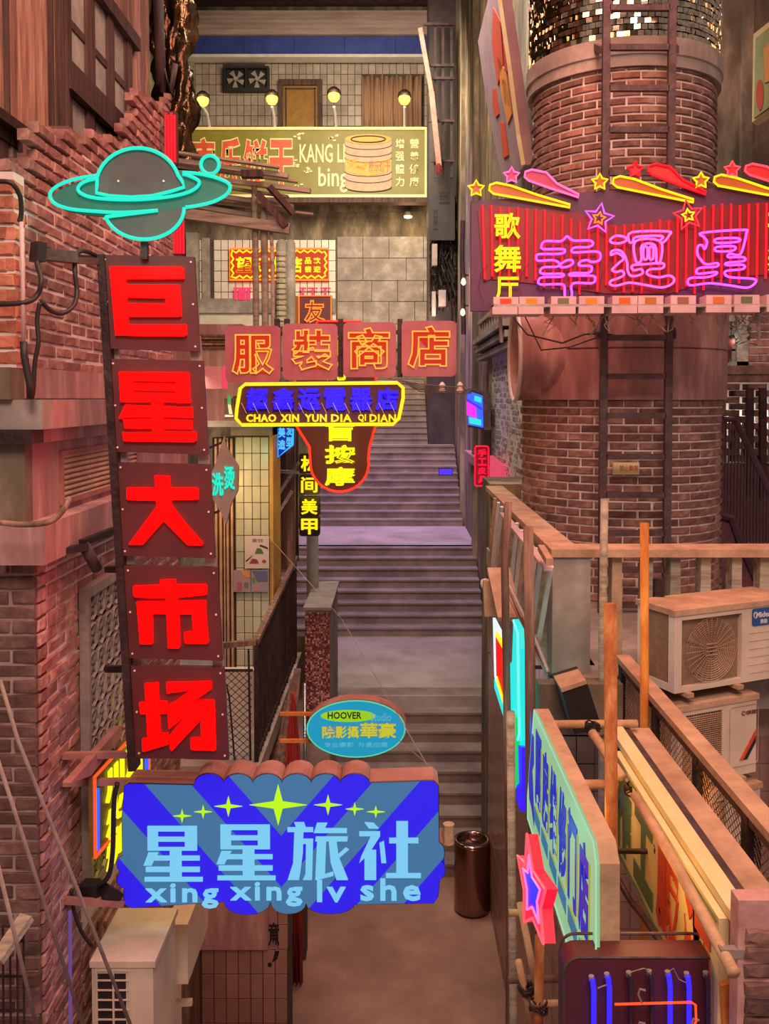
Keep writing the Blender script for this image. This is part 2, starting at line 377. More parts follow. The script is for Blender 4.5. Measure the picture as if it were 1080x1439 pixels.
# brick lattice parapet
lt=thing('lattice_parapet','openwork red brick parapet under the potted plant window','parapet',P(1040,640,9.9),kind='structure')
pq=PL(1040,560,9.9)
b=MB(); pq.rect(b,985,514,1120,526,-.2,.05); pq.rect(b,985,526,1120,537,-.2,.02); b.build('coping',BRICKD,lt)
lb=brick_mesh('brick',.2,.065,.18,BRICKD,j=.003)
for k in range(12):
    for i in range(9):
        if k<7 or True:
            u=975+i*38+(19 if k%2 else 0); v=548+k*9.2
            o=pq(u,v,.0); M=Matrix.Translation(o)
            inst('brick',lb,M,lt) if (k%1==0 and (i+k)%1==0) else None
for i in range(12):
    pass
b=MB(); pq.rect(b,985,655,1160,790,-.22,-.02); b.build('lower_panel',BRICKD,lt)
# wash of pale wall seen through the lattice
b=MB(); pq.rect(b,975,530,1160,655,-.5,-.45); b.build('rear_wall',WHITE,lt)
for u in (1015,1060,1110): point('lattice_fill',pq(u,590,-.28),2.5,'#fff0e0',.04)  # unseen points added to brighten the wall behind the lattice
point('window_fill',P(1035,480,9.8),3,'#fff4e4',.08)  # unseen fill point added in front of the window
# ================= CHIMNEY =================
CXW,CYW=1.94,8.0
ch=thing('brick_chimney','massive round brick chimney with metal band and mirrored top','chimney',(CXW,CYW,H-1.6))
b=MB(); b.lathe([(.838,H-1.6),(.838,H+.02)],(CXW,CYW,0),48); b.build('lower_core',MORT,ch,smooth=False)
b=MB(); b.lathe([(.757,H+.7),(.757,H+2.62)],(CXW,CYW,0),48); b.build('upper_core',MORT,ch)
def arc_brick(Rr,Lang,pitch,m,D=.05):
    mb=MB(); n=3; j=lambda:R.uniform(-.005,.005)
    outs=[]; 
    for r,c in ((Rr-D,0),(Rr-.004,0),(Rr+.006,.006)):
        for zz in (0,1):
            for i in range(n+1):
                a=Lang*i/n; 
                if c: a=min(max(a,.008),Lang-.008)
                rr=r+(j() if c else 0)
                outs.append((rr*math.sin(a),-rr*math.cos(a),(c if zz==0 else pitch-c)+(j()*.6 if c else 0)))
    m1=n+1; fs=[]
    for a,bb in ((0,1),(1,2)):
        A=a*2*m1; B=bb*2*m1
        for i in range(n):
            fs.append((A+i,A+i+1,B+i+1,B+i)); fs.append((A+m1+i,B+m1+i,B+m1+i+1,A+m1+i+1))
        fs.append((A,B,B+m1,A+m1)); fs.append((A+n,A+m1+n,B+m1+n,B+n))
    B=4*m1
    for i in range(n): fs.append((B+i,B+i+1,B+m1+i+1,B+m1+i))
    me=bpy.data.meshes.new('brick'); me.from_pydata(outs,[],fs); me.materials.append(m); me.update(); return me
def ring_bricks(Rr,z0,nc,pitch,m,limit,amin=-100,amax=100,stuff_rest=True):
    La=.225/Rr; g=.015/Rr
    ms=[arc_brick(Rr,La-g,pitch-.015,m) for _ in range(6)]; lst=[]
    for k in range(nc):
        a=math.radians(amin)+(La/2 if k%2 else 0)
        while a<math.radians(amax): lst.append((abs(a+La/2+math.radians(13)),a,k)); a+=La
    lst.sort(); stf=MB()
    for i,(_,a,k) in enumerate(lst):
        M=Matrix.Translation((CXW,CYW,z0+k*pitch+.006))@Matrix.Rotation(a+R.uniform(-.004,.004),4,'Z')
        me=ms[R.randrange(6)]
        if i<limit: inst('brick',me,M,ch)
        else: stf.add([M@v.co for v in me.vertices],[tuple(q.vertices) for q in me.polygons])
    if stf.v: stf.build('brick_courses',m,ch,kind='stuff')
ring_bricks(.845,H-1.6,24,.0665,BRICKP,180,-95,95)
ring_bricks(.765,H+.7,29,.0655,BRICKP,118,-95,95)
b=MB(); b.lathe([(.80,H-.01),(.875,H-.01),(.875,H+.385),(.86,H+.39),(.88,H+.40),(.88,H+.74),(.75,H+.76)],(CXW,CYW,0),64); b.build('concrete_band',CONCP,ch,smooth=False)
b=MB(); b.lathe([(.74,H+2.56),(.80,H+2.56),(.80,H+2.64),(.815,H+2.65),(.815,H+2.78),(.74,H+2.78)],(CXW,CYW,0),64); b.build('top_ring',CONC,ch)
b=MB(); b.lathe([(.765,H+2.78),(.765,H+4.1)],(CXW,CYW,0),48); b.build('mirror_core',METD,ch)
MIR=mat('mirror_chip','#8f8f7c','#d8d2b4',rough=.12,metal=1,scale=14,bump=0)
b=MB()
for k in range(22):
    n=52
    for i in range(n):
        a=math.radians(-100+200*(i+(k%2)*.5)/n); z=H+2.79+k*.048; c=Vector((CXW+.785*math.sin(a),CYW-.785*math.cos(a),z+.02))
        t=Vector((math.cos(a),math.sin(a),0)); nn=Vector((math.sin(a),-math.cos(a),0)); up=Vector((0,0,1))
        q=Matrix.Rotation(R.uniform(-.25,.25),3,'Z')@Matrix.Rotation(R.uniform(-.2,.2),3,t)
        b.obox(c,q@t*.024,q@nn*.006,q@up*.020)
b.build('mirror_chips',MIR,ch,kind='stuff')
# duct mouth on the left of the band
dc=Vector((CXW-.88,7.75,P(722,500,7.75).z))
b=MB(); b.lathe([(.375,-.06),(.33,-.05),(.30,.12),(.30,.3)],dc,32,'X',cap=False)
b.lathe([(.375,-.06),(.37,.05),(.40,.2),(.42,.5)],dc,32,'X',cap=False); du=b.build('duct',CONCP,ch,smooth=True)
b=MB(); b.tube([dc+Vector((-.06,.375*math.cos(x*math.pi/20),.375*math.sin(x*math.pi/20))) for x in range(40)],.018,6,True); b.build('rim',WHITE,du,label='pale rim around duct mouth')
b=MB(); pl=PL(880,658,7.08); pl.rect(b,861,650,898,667,-.02,0); sgn=b.build('warning_plate',CREAM,ch,label='small cream notice plate')
text('禁止攀爬',pl,870,654,896,662,REDP,sgn if False else ch,d=.001,ext=.001,name='lettering')
# ladder
la=thing('steel_ladder','tall dark steel ladder fixed to the round brick chimney','ladder',P(890,850,6.85))
pl=PL(890,850,6.85)
for u in (845,936):
    b=MB(); pl.rect(b,u-5,-40,u+5,960,-.03,.02); b.build('rail',METL,la)
vs=[-30,18,72,128,185,244,300,360,420,473,527,582,640,694,748,800,850,900]
for v in vs:
    b=MB(); pl.rect(b,849,v-4,932,v+4,-.02,.02); b.build('rung',METL,la)
for u,v in ((838,75),(943,75),(838,470),(943,470)):
    b=MB(); b.beam(pl(u,v),P(u+(-3 if u<900 else 3),v-10,7.4),.03,.05); b.build('bracket',METL,la)
# ================= FAR FACADE =================
FY=27.4
wf=thing('wall_far','grey block wall closing the top of the alley','wall',(0,FY,0),kind='structure')
b=MB(); b.box(P(200,0,FY).x,P(660,0,FY).x,FY,FY+.3,0,H+11.6); b.build('wall_slab',CONCD,wf)
p=PL(500,400,FY)
# concrete blocks
for j,(v0,v1) in enumerate(((334,364),(364,395),(395,424),(424,455),(455,490))):
    u=474
    while u<606:
        wd=R.choice((36,48,60)); wd=min(wd,606-u)
        if wd>8:
            b=MB(); p.rect(b,u+.4,v0+.4,u+wd-.4,v1-.4,0,.10+R.uniform(0,.03)); b.build('block',CONC,wf)
        u+=wd
# pale tiled wall left
b=MB(); p.rect(b,262,338,472,426,0,.05); b.build('tile_bed',GROUT,wf)
tile_grid(wf,p,282,338,10,14.5,19,6,TILEW,gap=.9,d=.05,mask=lambda u,v:not(296<u<300))
b=MB(); p.rect(b,266,330,282,455,0,.3); p.rect(b,286,336,297,426,0,.12); b.build('pilaster',CONC,wf)
b=MB(); p.rect(b,262,420,472,440,0,.16); b.build('band_course',CONC,wf)
b=MB(); p.rect(b,262,440,472,462,0,.08); b.build('lower_course',TILEW,wf)
# upper shop floor
b=MB(); p.rect(b,276,82,604,184,0,.05); b.build('tile_bed',GROUT,wf)
def mk(u,v): return not(400<u<450 and v>124) and not(506<u<594 and v>104) and not(314<u<378 and 94<v<130)
tile_grid(wf,p,278,82,9.6,14.2,34,7,TILEF,gap=.8,d=.05,mask=mk)
b=MB(); p.rect(b,262,80,278,200,0,.35); b.build('pilaster',CONC,wf)
b=MB(); p.rect(b,394,128,400,184,0,.25); p.rect(b,448,128,454,184,0,.25); p.rect(b,394,120,454,128,0,.25); 
dr=b.build('door_2',WOODD,None,kind='structure')
b=MB(); p.rect(b,400,128,448,186,.03,.16); b.build('door_leaf',mat('yellow_door','#7a5410','#946818',rough=.6),dr)
b=MB(); p.rect(b,403,131,445,133,.16,.19); p.rect(b,403,131,405,184,.16,.19); p.rect(b,443,131,445,184,.16,.19); b.build('moulding',WOODD,dr)
# blue fascia and siding
fa=thing('shop_fascia','pale clad fascia over a long blue strip on the far building','fascia',P(450,80,26.9))
pf=PL(450,50,26.9)
for k in range(5):
    b=MB(); pf.rect(b,264,16+k*7,636,22.4+k*7,-.3,.02+.03*k); b.build('cladding_board',SIDING,fa)
for k in range(5):
    b=MB(); pf.rect(b,274+k*70,52,343.5+k*70 if k<4 else 626,78,-.3,.05); b.build('blue_panel',BLUEP,fa)
b=MB(); pf.rect(b,262,78,630,82,-.3,.16); b.build('drip_edge',WHITE,fa)
# door-window fan unit
fn=thing('exhaust_fan','black twin-blade exhaust fan box on the far tiled wall','fan',P(346,128,27.2))
pn=PL(346,111,27.2)
b=MB()
for a in ((315,95,378,98),(315,125,378,129),(315,98,318,125),(375,98,378,125),(345,98,348,125)): pn.rect(b,*a,-.05,.12)
b.build('housing',BLACK,fn)
b=MB(); pn.rect(b,315,95,378,129,-.08,-.05); b.build('back_plate',BLACK,fn)
for cu_ in (331.5,361.5):
    b=MB(); pn.poly(b,ell(cu_,111.5,3,3,12),-.02,.08); hb=b.build('hub',METG,fn)
    for k in range(5):
        a=math.radians(72*k+20); x=lambda r,t:(cu_+r*math.cos(a+t),111.5+r*math.sin(a+t))
        b=MB(); pn.poly(b,[x(2.5,0),x(12,-.3),x(12.5,.35),x(3,.6)],.0,.02); b.build('blade',METG,fn)
# curtain
b=MB(); n=60; pc=PL(550,145,27.1)
for i in range(n+1):
    u=508+84*i/n; dd=.06*math.sin(i*1.3)+.04*math.sin(i*.7)
    for v in (108+2*math.sin(i*.5),145,184): b.v.append(pc(u+math.sin(v+i)*.5,v,dd))
for i in range(n):
    for j in range(2): b.f.append((i*3+j,i*3+j+1,(i+1)*3+j+1,(i+1)*3+j))
cu_=b.build('curtain',mat('cloth_tan','#8a6a52','#a88468',rough=.9,stretch=(8,1,.2)),smooth=True); tag(cu_,'gathered tan cloth curtain hung over the far upper window','curtain')
m_=cu_.modifiers.new('s','SOLIDIFY'); m_.thickness=.02
# biscuit sign
KY=26.3; pk=PL(434,230,KY); s_=pk.s
kg=thing('biscuit_billboard','long olive biscuit billboard with red lettering and a cream tin','sign',P(434,281,KY))
b=MB(); pk.rect(b,268,183,598,275,-.2,0); b.build('board',OLIVE,kg)
for a in ((266,180,600,184),(266,273,600,277),(266,184,269,273),(595,184,600,273)):
    b=MB(); pk.rect(b,*a,-.2,.05); b.build('frame',CREAM,kg)
b=MB(); pk.rect(b,266,277,602,284,-.35,.06); b.build('base_rail',WOODD,kg)
b=MB()
for u in (300,560):
    b.box(P(u,0,26.6).x,P(u,0,26.6).x+.12,26.5,27.45,zv(250,26.5),zv(240,26.5))
b.build('wall_arm',METD,kg)
for i,(c_,a) in enumerate((('康',(270,194,305,262)),('乐',(309,194,340,262)),('饼',(343,196,376,262)),('干',(379,196,412,266)))):
    text(c_,pk,*a,REDP,kg,d=.01,ext=.02,bold=.045)
    text(c_,pk,a[0]-1,a[1]-1,a[2]+1,a[3]+1,CREAM,kg,d=.01,neon=.022,bold=.05,name='outline')
text("KANG LE",pk,421,203,489,229,CREAM,kg,d=.01,ext=.01,bold=.01,name='lettering')
text("bing",pk,447,235,488,270,CREAM,kg,d=.01,ext=.01,bold=.01,name='lettering')
TIN=mat('tin_print','#a8947e','#b4a08a',bump=0); TINY=mat('tin_label','#c49a50','#cfa860',bump=0)
b=MB(); pk.poly(b,[(484,196),(549,196),(549,262)]+[(516.5+32.5*math.cos(math.radians(a)),262+7*math.sin(math.radians(a))) for a in range(0,181,15)]+[(484,262)],.005,.03); tn=b.build('tin_body',TIN,kg)
b=MB(); pk.poly(b,[(485,222),(516,229),(548,222),(548,241),(516,248),(485,241)],.03,.04); b.build('tin_label',TINY,kg)
b=MB(); pk.poly(b,ell(516.5,197,32.5,7),.03,.05); b.build('tin_lid',TINY,kg)
b=MB()
for y in (204,214,222,241,250,262): b.tube([pk(516.5+32.5*math.cos(math.radians(a)),y+7*math.sin(math.radians(a)),.042) for a in range(0,181,12)],.009,5)
b.tube([pk(516.5+24*math.cos(math.radians(a)),197+4.5*math.sin(math.radians(a)),.055) for a in range(0,360,20)],.018,5,True)
b.build('tin_bands',WOODD,kg)
text('康乐饼干',pk,517,226,547,242,REDP,kg,d=.042,ext=.005,bold=.02,name='lettering')
b=MB()
for i in range(7): pk.poly(b,ell(489+i*4,229+R.uniform(-3,6)+i*.6,2.6,2.2,10),.04,.05)
b.build('biscuits',mat('biscuit','#c98a3c','#d89a4a',bump=0),kg,kind='stuff')
for i,c_ in enumerate('增强體力'): text(c_,pk,554.5,196+i*17.5,566.5,209+i*17.5,CREAM,kg,d=.005,ext=.01,bold=.015)
for i,c_ in enumerate('營養健康'): text(c_,pk,574,196+i*17.5,587,209+i*17.5,CREAM,kg,d=.005,ext=.01,bold=.015)
b=MB()
for cx,cy in ((420,192),(468,194),(417,230),(420,262),(434,240)):
    for k in range(6):
        a=R.uniform(0,6.3); r=R.uniform(2,8); pk.poly(b,ell(cx+r*math.cos(a),cy+r*.6*math.sin(a),2.4,1.1,8),.004,.02)
b.build('leaf_ornament',CREAM,kg,kind='stuff')
for i,(u,v,du_) in enumerate(((285,141,10),(382,139,4),(469,135,3),(568,139,0))):
    lp=thing('billboard_lamp',('leftmost','second from left','third from left','rightmost')[i]+' globe lamp on a bent arm above the biscuit billboard','lamp',P(u+du_,180,26.1),group='globe lamps above the biscuit billboard')
    c=P(u,v,25.6)
    b=MB(); b.tube([P(u+du_,183,26.4),P(u+du_*.6,160,25.9),P(u,150,25.65)],.04,6); b.build('arm',WHITE,lp)
    b=MB(); b.lathe([(.01,-.17),(.10,-.14),(.155,-.06),(.165,.02),(.13,.12),(.05,.17)],c,16); b.build('globe',BULB,lp,smooth=True)
    b=MB(); b.lathe([(.19,.04),(.17,.14),(.08,.22),(.02,.24)],c+Vector((0,0,.02)),16); b.build('shade',METD,lp,smooth=True)
    point('lamp_light',c+Vector((0,-.3,-.05)),14,'#ffe890',.1)
# bright wall lamp under sign
lm=thing('wall_floodlight','small warm floodlight shining on the far concrete wall','lamp',P(573,306,26.9))
b=MB(); c=P(573,304,26.9); b.lathe([(.14,.0),(.1,.12),(.03,.16)],c,12); b.build('housing',METG,lm)
b=MB(); b.lathe([(.11,-.04),(.12,0)],c,12); b.build('lens',WARM,lm)
point('flood_light',c+Vector((0,-.15,-.15)),22,'#ffe0a0',.08)
# far lintel beams
b=MB(); p.rect(b,262,284,640,300,0,.2); b.build('lintel',CONCD,wf)
# shop name boards on far wall
def wangboard():
    pw=PL(392,372,27.24); t=thing('lit_shop_board','red lit shop board with scalloped yellow border on the far wall','sign',P(392,394,27.24))
    b=MB(); pw.rect(b,323,350,461,393,-.1,0); b.build('panel',em('lit_red_orange','#e8300c',.8),t)
    b=MB(); pts=[]
    for (ua,va,ub,vb) in ((327,354,457,354),(457,354,457,389),(457,389,327,389),(327,389,327,354)):
        L=math.hypot(ub-ua,vb-va); n=int(L/5)
        for i in range(n): pts.append((ua+(ub-ua)*i/n+(1.6 if i%2 else -1.6)*(1 if ua==ub else 0),va+(vb-va)*i/n+(1.6 if i%2 else -1.6)*(1 if va==vb else 0)))
    ptube(b,pw,pts,.028,.03,True,5); b.build('border_tube',NYEL,t)
    b=MB(); ptube(b,pw,[(323,350),(461,350),(461,393),(323,393)],.03,.0,True,5); b.build('edge_tube',NOR,t)
    for c_,a in (('望',(332,361,354,383)),('江',(358,361,380,383)),('饭',(384,361,406,383)),('店',(409,361,424,384)),('品',(428,362,437,371)),('尝',(428,374,437,383)),('欢',(440,362,450,371)),('迎',(440,374,450,383))):
        text(c_,pw,*a,NYELG,t,d=.02,ext=.02,bold=.03)
    b=MB()
    for u0,u1 in ((328,354),(420,430),(432,446),(449,464)):
        pw.rect(b,u0,404,u1,406,0,.04); pw.rect(b,(u0+u1)/2-1.5,404,(u0+u1)/2+1.5,421,0,.04)
    for k in range(4): pw.rect(b,329+k*6,405,333+k*6,421,0,.03)
    b.build('pink_strip',em('lit_pink','#ff3a68',1.0),t)
wangboard()
# you sign
py=PL(442,437,27.15); t=thing('lit_character_box','small red box sign with one orange neon character','sign',P(442,460,27.15))
b=MB(); py.rect(b,419,415,466,462,-.15,0); b.build('panel',MAROON,t)
b=MB(); ptube(b,py,[(420,416),(465,416),(465,461),(420,461)],.025,.03,True); b.build('border_tube',NOR,t)
text('友',py,427,422,457,454,NOR,t,d=.04,neon=.035,bold=.03)
b=MB(); py.rect(b,402,416,418,462,-.15,-.02); t2=b.build('orange_lightbox',em('lit_orange','#c86010',.6)); tag(t2,'narrow dim orange lightbox left of the single character sign','lightbox')
# rounded ridge tiles / duct behind shack
t=thing('tiled_vent_stack','grey rounded vent stack behind the wooden shack posts','vent',P(400,560,27))
for u,wd,v0 in ((396,8,336),(408,7,336),(402,5,345)):
    b=MB(); c=P(u,400,27); r=wd*27/F; b.lathe([(r,zv(600,27)),(r,zv(v0+6,27)),(r*.7,zv(v0+2,27)),(r*.2,zv(v0,27))],(c.x,c.y+(.2 if wd==5 else 0),0),14); b.build('pipe',CONC,t,smooth=True)
b=MB()
for k in range(14): b.lathe([(.12,0),(.15,.03),(.15,.11),(.12,.14)],(P(395,400,26.6).x,26.6,zv(460,26.6)+k*.155),10)
b.build('corrugated_hose',WOODG,t)
# cables & meters column
cb=thing('cable_bundle','tangled black cables with grey meter boxes beside the concrete column','cables',P(622,470,23.3))
b=MB()
for k in range(70):
    x=R.uniform(606,638); pts=[]
    v=R.uniform(235,300); 
    while v<R.uniform(400,470):
        pts.append(P(min(max(x,604),640),v,23.2+R.uniform(-.25,.3))); v+=R.uniform(10,26); x+=R.uniform(-8,8)
    if len(pts)>2: b.tube(pts,R.uniform(.012,.03),4)
b.build('cables',CAB,cb,kind='stuff')
pw=PL(620,400,23.2)
for a in ((606,347,613,376),(615,410,625,432),(606,412,611,445),(616,277,630,295),(608,300,614,330)):
    b=MB(); pw.rect(b,*a,.1,.4); b.build('meter_box',METG,cb)
for v in (270,380,430):
    b=MB(); b.beam(P(604,v,23.2),P(638,v,23.2),.05); b.build('bracket_bar',WOODD,cb)
# dark pier right of top flight
b=MB(); b.box(.86,1.55,24.0,25.4,H-1.2,H+11.3); q=b.build('wall_pier',mat('pier_dark','#2c2024','#4a3a3c',rough=.7,scale=2),kind='structure')
# leaning frame with metal windows near KANG right
t=thing('leaning_frame','long red-brown metal bar frame leaning beside the biscuit billboard','frame',P(612,240,22))
b=MB(); b.beam(P(590,40,22),P(606,130,22),.1); b.beam(P(606,130,22),P(617,238,22),.12); b.build('long_bar',mat('red_brown_bar','#8a5a50','#a87468'),t)
for v in (34,92,110,170,226):
    b=MB(); b.beam(P(592+v*.06,v,22.2),P(638,v,22.2),.06); b.build('cross_bar',METD,t)
for u in (611,622,634):
    b=MB(); b.beam(P(u,34,22.3),P(u,250,22.3),.06); b.build('upright',METD,t)
b=MB(); pw=PL(610,100,22.5); pw.rect(b,604,34,640,330,-.4,-.3); q=b.build('side_panel',BLACK,t)
b=MB(); b.lathe([(.06,0),(.08,.15),(.03,.22)],P(616,243,21.8),10); b.beam(P(616,236,21.8),P(616,226,22.2),.02); q=b.build('red_lantern',em('lantern_red','#c01818',.6)); tag(q,'little red lantern beside the right end of the biscuit billboard','lantern')
# ================= MID DEPTH, LEFT =================
# shop front with tiled column
sf=thing('shop_front','narrow shop front with a green tiled column left of the stairs','shop',P(350,935,9.2),kind='structure')
p9=PL(356,760,9.2)
b=MB(); p9.rect(b,330,604,379,1010,-.35,0); b.build('column_core',GROUT,sf)
def nt(u,v): return not(344<u<378 and 752<v<800) and not (329<u<377 and 800<v<832)
tile_grid(sf,p9,331,613,11.8,23.2,4,17,TILEG,gap=1,d=0,mask=None)
b=MB(); p9.rect(b,326,596,384,611,-.4,.06); b.build('column_cap',CONC,sf)
b=MB()
for u,wd in ((303,3),(309,3.5),(315,2),(319,3),(325,3)): p9.rect(b,u,615,u+wd,1000,-.1,.04)
b.build('pipe_group',DUST,sf)
b=MB(); p9.rect(b,296,615,331,1010,-.3,-.1); b.build('door_recess',WOODD,sf)
b=MB(); p9.rect(b,270,590,392,598,-.4,.25); b.build('canopy',CONC,sf)
b=MB(); p9.rect(b,240,455,342,590,-.5,.0); b.build('upper_wall',CONCP,sf)
b=MB(); p9.rect(b,379,600,384,880,-.6,.0); b.build('corner_strip',mat('yellow_strip','#a8842c','#c8a450',rough=.6),sf)
for k in range(5):
    b=MB(); p9.rect(b,283,470+k*4,322,473+k*4,0,.05+.03*(k%2)); b.build('board',WOOD,sf)
# leaning fascia things in the gap between signs
t=thing('meter_cabinet','pinkish metal box on the wall beside the tall red character sign','box',P(300,566,8.2))
b=MB(); pp=PL(300,540,8.2); pp.rect(b,287,515,313,546,-.2,0); b.build('casing',mat('pink_box','#c08080','#d09090'),t); b=MB(); pp.rect(b,312,515,314.5,546,-.18,.01); b.build('lit_edge',em('pink_edge','#ff4060',.9),t)
t=thing('street_notice','black and white framed picture notice with a green bottle shape','notice',P(322,590,8.6))
pp=PL(322,570,8.6); b=MB(); pp.rect(b,315,560,329,588,-.05,0); b.build('board',BLACK,t); b=MB(); pp.rect(b,316,583,328,586,0,.01); pp.poly(b,[(320,566),(324,566),(327,582),(322,582)],0,.012); b.build('print',WHITE,t); b=MB(); pp.rect(b,320,556,325,568,0,.02); b.build('bottle',mat('bottle_green','#3a9a68'),t)
# posters
def poster(u0,v0,u1,v1,label,bgc,shapes,txt=None):
    pp=PL(u0,v0,9.17); t=thing('poster',label,'poster',pp(u0,v1,.012),group='posters on the green tiled column')
    b=MB(); pp.rect(b,u0,v0,u1,v1,.002,.010); b.build('sheet',mat('paper_'+str(len(MT)),bgc,bgc,bump=.02),t)
    for c_,pts in shapes:
        b=MB(); pp.poly(b,pts,.010,.013); b.build('print',mat('ink_'+str(len(MT)),c_,c_,bump=0),t)
    if txt: text(txt[0],pp,*txt[1],BLACK,t,d=.011,ext=.001,name='lettering')
poster(344,753,378,799,'white poster with two fruit pictures on the green tiled column','#c8bdb8',[('#4f6a48',[(358,778),(371,778),(367,771),(361,770)]),('#8f3a48',[(350,792),(364,792),(361,786),(354,785)]),('#3a2c30',[(364,767),(377,772),(376,769),(366,765)]),('#3a2c30',[(345,788),(355,780),(354,782),(346,790)]),('#a83a48',ell(371,789,3,2.5,12))],('茶饮',(354,757,370,762)))
poster(328,801,352,832,'left small mauve poster with an orange shape under the white poster','#9a8894',[('#c88c50',[(338,802),(351,802),(351,812),(344,811)]),('#a85860',[(333,818),(340,818),(340,830),(333,830)]),('#6a7468',[(343,818),(349,818),(349,826),(343,826)])])
poster(353,801,377,832,'right small blue-violet poster under the white poster','#8f8a96',[('#5c6288',[(354,802),(376,802),(376,817),(362,817)]),('#b87a80',[(358,822),(364,822),(364,831),(358,831)]),('#5c8a60',[(354,812),(359,811),(359,818),(354,819)])])
# shield sign
ps=PL(316,675,7.6); t=thing('shield_sign','grey shield-shaped hanging sign with glowing cyan characters','sign',P(316,738,7.6))
b=MB(); ps.poly(b,[(315,612),(318,628),(328,645),(335,655),(334,690),(324,708),(317,738),(310,722),(298,700),(297,665),(305,645)],-.05,0); b.build('board',mat('shield_grey','#9a8678','#b09c8c'),t)
for i,(c_,a) in enumerate((('洗',(298,664,314,697)),('烫',(315,655,330,688)))):
    text(c_,ps,*a,NCY,t,d=.01,ext=.01,bold=.01); text(c_,ps,*a,NCY,t,d=.012,neon=.03,name='character_tube')
b=MB()
for v in (625,720): b.beam(ps(285,v+8,-.02),ps(318,v-6,-.02),.02); b.beam(ps(285,v+8,-.02),P(290,v+8,9.3),.02)
b.build('bracket',METD,t)
point('warm_strip_light',P(303,690,8.7),10,'#ffb84a',.05); point('warm_strip_light',P(300,580,8.2),5,'#ffb84a',.05)
point('column_glow_lamp',P(352,650,8.5),3,'#40ffe0',.06)
# blue neon banner
pb=PL(400,620,9.6); t=thing('blue_neon_banner','slanted glowing blue neon banner below the yellow framed sign','sign',P(400,645,9.6))
b=MB(); pb.poly(b,[(388,596),(413,596),(412,626),(389,645)],-.04,0); b.build('panel',em('panel_blue','#1030c8',.6),t)
b=MB(); ptube(b,pb,[(389,597),(412,597),(411,625),(390,643)],.012,.01,True); b.build('border_tube',em('tube_azure','#30a0ff',1.6),t)
for c_,a in (('美',(391,600,401,615)),('发',(402,598,411,612)),('造',(391,618,401,632)),('型',(402,614,411,627))): text(c_,pb,*a,em('azure_char','#60c8ff',1.1) if 'azure_char' not in MT else MT['azure_char'],t,d=.01,neon=.03)
# nail salon stack
pn=PL(434,700,11.2); t=thing('nail_salon_sign','stack of four black boxes with yellow neon characters by the stairs','sign',P(434,755,11.2))
for i,(c_,v) in enumerate((('松',637),('间',667),('美',698),('甲',726))):
    b=MB(); pn.poly(b,rrect(420,v,449,v+28,4),-.1,0); b.build('box',BLACK,t)
    text(c_,pn,423,v+3,446,v+25,NYEL,t,d=.01,ext=.015,bold=.02)
b=MB(); pn.rect(b,414,630,418,790,-.12,-.06); pn.rect(b,412,738,422,742,-.1,-.06); pn.rect(b,412,655,422,658,-.1,-.06); b.build('mounting_bar',METD,t)
point('nail_glow',P(434,700,10.9),2.5,'#ffd840',.1)
# grey post behind
b=MB(); c=P(439,800,11.6); b.lathe([(.075,H-4),(.075,H-.9)],(c.x,c.y,0),16); q=b.build('grey_post',CONC,smooth=True); tag(q,'round grey post behind the nail salon sign','post')
# dark timber frame between shop and stairs
t=thing('timber_posts','dark weathered timber posts and braces left of the stairs','posts',P(400,800,10.4))
for (u0,v0,u1,v1,wd,Y) in ((398,560,398,800,.07,10.2),(409,600,409,800,.09,10.4),(386,600,387,870,.05,10.0),(416,600,416,760,.05,10.8)):
    b=MB(); b.beam(P(u0,v0,Y),P(u1,v1,Y),wd); b.build('post',WOODD if wd!=.09 else WOOD,t)
for (u0,v0,u1,v1) in ((388,700,420,650),(386,730,410,690),(384,662,420,664),(372,680,384,640)):
    b=MB(); b.beam(P(u0,v0,10.1),P(u1,v1,10.1),.035); b.build('brace',WOODG,t)
# massage sign
pm=PL(477,640,9.4); t=thing('massage_sign','tall red outlined massage sign with yellow characters ending in a round foot','sign',P(477,692,9.4))
def mout(o=0):
    pts=[(437-o,470)] ; pts=[(447,452),(507,452),(528+o,520),(528+o,596),(519+o,628)]
    pts+=[(477+41*math.cos(math.radians(a)),651+40*math.sin(math.radians(a))) for a in range(-10,191,12)]
    pts+=[(435-o,628),(415-o,596),(415-o,520)]
    return pts
b=MB(); pm.poly(b,mout(),-.10,0); b.build('board',MAROON,t)
b=MB(); ptube(b,pm,mout(),.014,.02,True); b.build('border_tube',em('massage_red','#ff2a14',1.7),t)
b=MB(); b.beam(P(425,600,9.48),P(378,596,9.3),.05); b.beam(P(425,560,9.48),P(330,560,9.1),.05); b.build('side_arm',METD,t)
for i,c_ in enumerate('足疗盲按摩'):
    v=(468,505,592,625,656)[i]; hh=(34,30,28,27,27)[i]; text(c_,pm,456,v,499,v+hh,NYELG,t,d=.01,ext=.014,bold=.01); text(c_,pm,457,v+1,498,v+hh-1,NYELG,t,d=.014,neon=.03,bold=.01,name='character_tube')
point('massage_glow',P(477,640,9.0),3,'#ffd820',.12)
